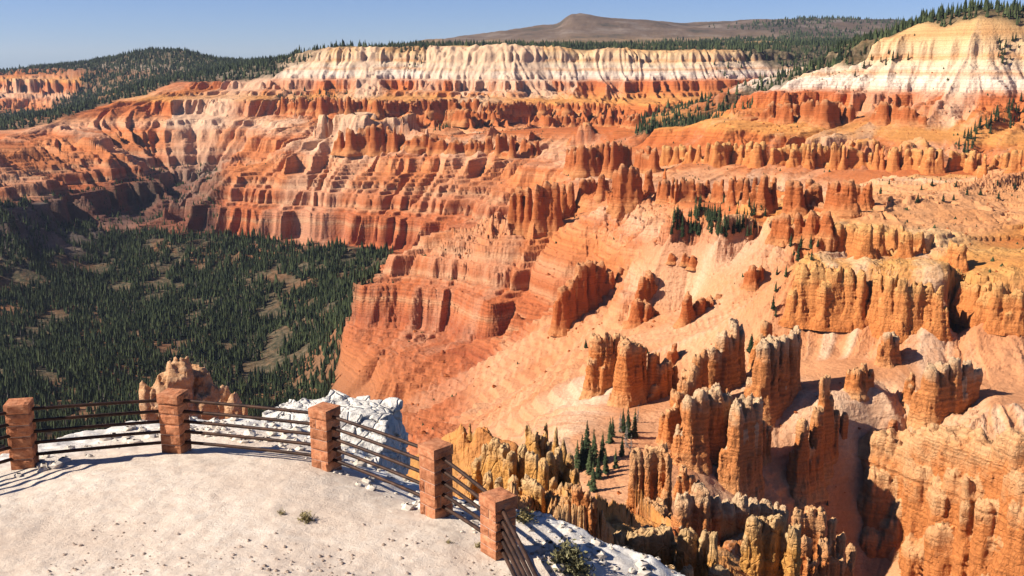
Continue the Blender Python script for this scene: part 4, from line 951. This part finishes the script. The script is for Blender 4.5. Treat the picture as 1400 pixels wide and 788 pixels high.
# ---- forests: uncountable conifers as one mesh per wood
def wood(name, label, P_, hs, wide=1.0, cat='forest', mat=None):
    """P_ (n,2) positions"""
    n = len(P_); z = ground(P_[:, 0], P_[:, 1]); k = 6
    tiers = [(.02, .17, .62), (.30, .12, .85), (.55, .075, 1.0)]
    Vs, Fs = [], []; off = 0; rnd = np.random.default_rng(3); wd_ = rnd.uniform(.65, 1.5, (n, 1)); hs = hs * rnd.choice([.55, .8, 1.0, 1.0, 1.2], n)
    lean = rnd.normal(0, .02, (n, 2)); tone = rnd.random(n)
    for zb, r, zt in tiers:
        a = np.linspace(0, 2 * np.pi, k, endpoint=False)[None, :] + rnd.random((n, 1)) * 6
        rad = r * wide * wd_ * rnd.uniform(.6, 1.25, (n, k)) * hs[:, None]
        B_ = np.stack([P_[:, :1] + rad * np.cos(a), P_[:, 1:2] + rad * np.sin(a), (z + hs * zb)[:, None] + rnd.uniform(-.06, .06, (n, k)) * hs[:, None]], -1)
        A_ = np.stack([P_[:, 0] + lean[:, 0] * hs * zt, P_[:, 1] + lean[:, 1] * hs * zt, z + hs * zt], -1)[:, None, :]
        Vv = np.concatenate([B_, A_], 1); Vs.append(Vv.reshape(-1, 3))
        i = np.arange(n)[:, None] * (k + 1) + np.arange(k)[None, :]; j = np.arange(n)[:, None] * (k + 1) + (np.arange(k)[None, :] + 1) % k
        ap = np.arange(n)[:, None] * (k + 1) + k + 0 * i
        Fs.append(np.stack([i, j, ap], -1).reshape(-1, 3) + off); off += n * (k + 1)
    o = mesh_np(name, np.vstack(Vs), np.vstack(Fs), mat or LM, False, dict(tone=np.concatenate([np.repeat(tone, k + 1)] * 3)))
    return tag(o, label, cat, kind='stuff')
area = D * D * np.gradient(LD)[:, None] * (AA[1] - AA[0])
def pick(mask, dens, nmax):
    p = (mask * area * dens).ravel(); n = int(min(nmax, p.sum())); c = np.cumsum(p); c /= c[-1]
    i = np.searchsorted(c, rng.random(n)); i = np.minimum(i, p.size - 1)
    return np.stack([X.ravel()[i] + rng.normal(0, 1, n), Y.ravel()[i] + rng.normal(0, 2, n)], 1), i
inv = (np.abs(AA)[None, :] < .68) * 1.0
clear = sstep(fbm(X32 / 45, Y32 / 45, 4, 91, .6), -.34, -.02)
m = valley * clear * inv * np.clip(.25 + veg, 0, 1)
P_, i = pick(m, .05, 34000); wood('valley_forest', 'dense dark conifer forest covering the valley floor', P_, rng.uniform(8, 21, len(P_)), .85)
P_, i = pick(m, .0012, 900); wood('dead_trunks', 'bare grey dead trunks scattered through the valley forest', P_, rng.uniform(8, 18, len(P_)), .3, mat=DM)
P_, i = pick((purp > .3) * (D < 3600) * inv * clear, .006, 5000); wood('sparse_wood', 'thin dark trees and brush on the grey slope below the left cliffs', P_, rng.uniform(5, 13, len(P_)), 1.1)
P_, i = pick(hillm * inv * (D < 6600), .005, 22000); wood('hill_forest', 'dark forest over the rounded hill at the left skyline', P_, rng.uniform(14, 26, len(P_)), 1.3)
P_, i = pick(rim * inv * (D < 4700) * (veg > .3), .0025, 7000); wood('plateau_forest', 'line of dark forest along the far rim', P_, rng.uniform(14, 26, len(P_)), 1.2)
P_, i = pick((bh | (rim & (D > 4700))) * inv * sstep(U0, 850, 1000) * np.clip(veg * 1.5 - .2, 0, 1) * (D < 8800), .0009, 6000); wood('far_forest', 'far off forest on the slopes right of the flat topped mountain', P_, rng.uniform(18, 30, len(P_)), 1.6)
P_, i = pick(spurb * inv * (1 - .9 * sstep(D - crestD, 60, 190) * (U0 < 1130)), .010, 6000); wood('slope_forest', 'band of dark conifers slanting down behind the right rim', P_, rng.uniform(12, 24, len(P_)), 1.0)
P_, i = pick(rimr * inv * (D < 2600), .009, 4000); wood('rim_forest', 'row of dark conifers along the top of the right rim', P_, rng.uniform(12, 25, len(P_)), .95)
patch = (inpoly(U0, V0, [(870,160),(1000,140),(1040,150),(960,180),(880,192)]) | inpoly(U0, V0, [(380,120),(480,125),(440,145),(380,140)]) | inpoly(U0, V0, [(600,150),(640,150),(615,175),(590,185)]) | inpoly(U0, V0, [(560,66),(600,66),(560,100),(540,105)]) | inpoly(U0, V0, [(470,150),(520,150),(520,165),(470,165)]) | inpoly(U0, V0, [(980,75),(1030,75),(1000,108),(960,108)])) & (D > 1500)
P_, i = pick(patch * clear * inv, .004, 3000); wood('scattered_wood', 'patches of dark conifers in the far gullies', P_, rng.uniform(9, 18, len(P_)), 1.1)
scr = (D > 420) * (D < 3500) * (slope2 < .95) * inv * (1 - np.clip(veg, 0, 1)) * sstep(fbm(X32 / 70, Y32 / 70, 3, 95), -.05, .35) * (U0 > 200) * (1 - .8 * fan)
P_, i = pick(scr, .0025, 9000); wood('scrub', 'small dark bushes dotted over the eroded slopes', P_, rng.uniform(1.2, 4.5, len(P_)), 2.2, 'scrub')
def boulders():
    msk = (D > 300) * (D < 1900) * inv * (1 - np.clip(veg, 0, 1)) * sstep(fbm(X32 / 60, Y32 / 60, 3, 97), -.1, .3) * (U0 > 420)
    P_, i = pick(msk, .004, 8000); Vs, Fs, off = [], [], 0
    z = ground(P_[:, 0], P_[:, 1])
    for k in range(len(P_)):
        V_, f = blob(1.0, k % 40, 5, 3, .7); r = float(rng.gamma(1.6, .45)) + .25
        Vs.append(V_ * r * [1, rng.uniform(.7, 1.3), 1] + [P_[k, 0], P_[k, 1], z[k] + r * .2]); Fs.append(f + off); off += len(V_)
    tag(mesh_np('fallen_boulders', np.vstack(Vs), np.vstack(Fs), HM['red'], False, dict(tt=np.full(off, .55))), 'fallen reddish boulders strewn over the slopes', 'boulders', kind='stuff')
boulders()
# ---- shrubs by the fence
def shrub(name, x, y, r, label, mat, n=90, z=None, tall=1.0, group=None):
    V_, F_ = [], []
    for k in range(n):
        a = random.uniform(0, 6.28); e = random.uniform(.1, 1.45); l = r * random.uniform(.5, 1.1)
        d_ = Vector((math.cos(a) * math.cos(e), math.sin(a) * math.cos(e), math.sin(e) * tall)); b0 = Vector((random.gauss(0, .12 * r), random.gauss(0, .12 * r), -.02)); tip = b0 + d_ * l
        s_ = d_.cross(Vector((0, 0, 1))).normalized() * .012
        b = len(V_); V_ += [b0 - s_ * .4, b0 + s_ * .4, tip]; F_.append((b, b + 1, b + 2))
        for q in range(5):
            c = b0 + d_ * l * random.uniform(.45, 1.0) + Vector([random.gauss(0, .05 * r) for _ in range(3)]); u_ = Vector([random.gauss(0, 1) for _ in range(3)]).normalized() * r * .11; w_ = Vector([random.gauss(0, 1) for _ in range(3)]).normalized() * r * .06
            b = len(V_); V_ += [c - u_, c + w_, c + u_, c - w_]; F_.append((b, b + 1, b + 2, b + 3))
    me = bpy.data.meshes.new(name); me.from_pydata([tuple(v) for v in V_], [], F_); me.materials.append(mat)
    o = bpy.data.objects.new(name, me); COL.objects.link(o); o.location = (x, y, gz(x, y) if z is None else z)
    return tag(o, label, 'shrub', group)
SG = mat_simple('sage_leaves', (.13, .12, .055), (.26, .23, .12), 9)
SY = mat_simple('dry_yellow_twigs', (.20, .16, .07), (.36, .29, .13), 9)
def hitp(u, v):                      # overlook ground seen at a photo pixel
    a, b = ray(u, v); d = np.linspace(9, 24, 3000); z, _ = plat(a * d, d); k = np.nonzero(z > b * d)[0]
    return (a * d[k[0]], d[k[0]]) if len(k) else None
for u, v, r, lb, m_, n in [(418,712,.16,'single small dry shrub on the open white gravel', SY, 80), (775,772,.34,'grey green sagebrush on the gravel slope beyond the last post', SG, 160), (792,784,.26,'low sagebrush tuft right behind the bigger sagebrush', SG, 110),
        (717,712,.22,'yellow green weed at the foot of the rails beyond the last post', SY, 90), (385,703,.10,'tiny dry tuft left of the small shrub on the gravel', SY, 40), (474,600,.20,'thin dry weed right behind the third post', SY, 60), (540,640,.26,'weed clump on the rubble under the slanting rails', SG, 80), (655,748,.10,'flattened brown tuft left of the last post', SY, 50), (612,742,.08,'wisp of dry grass on the gravel between the last two posts', SY, 30)]:
    q = hitp(u, v)
    if q: shrub('shrub', q[0], q[1], r, lb, m_, n)
print('trees', N_TREE)

# ------------------------------------------------------------------ haze
def haze():
    x, y0, y1, z0_, z1_ = 9500, -60, 12400, float(z2.min()) - 2, 520.0
    V_ = [(-x, y0, z0_), (x, y0, z0_), (x, y1, z0_), (-x, y1, z0_), (-x, y0, z1_), (x, y0, z1_), (x, y1, z1_), (-x, y1, z1_)]
    F_ = [(0, 3, 2, 1), (4, 5, 6, 7), (0, 1, 5, 4), (1, 2, 6, 5), (2, 3, 7, 6), (3, 0, 4, 7)]
    me = bpy.data.meshes.new('haze'); me.from_pydata(V_, [], F_); o = bpy.data.objects.new('haze', me); COL.objects.link(o); o['kind'] = 'stuff'
    m = bpy.data.materials.new('thin_air'); m.use_nodes = True; t = m.node_tree; t.nodes.clear()
    ou = t.nodes.new('ShaderNodeOutputMaterial'); pv = t.nodes.new('ShaderNodeVolumePrincipled')
    pv.inputs['Color'].default_value = (.62, .72, .95, 1); pv.inputs['Density'].default_value = HAZE; pv.inputs['Anisotropy'].default_value = .2
    t.links.new(pv.outputs[0], ou.inputs['Volume']); me.materials.append(m)
HAZE = 1.5e-5
haze()
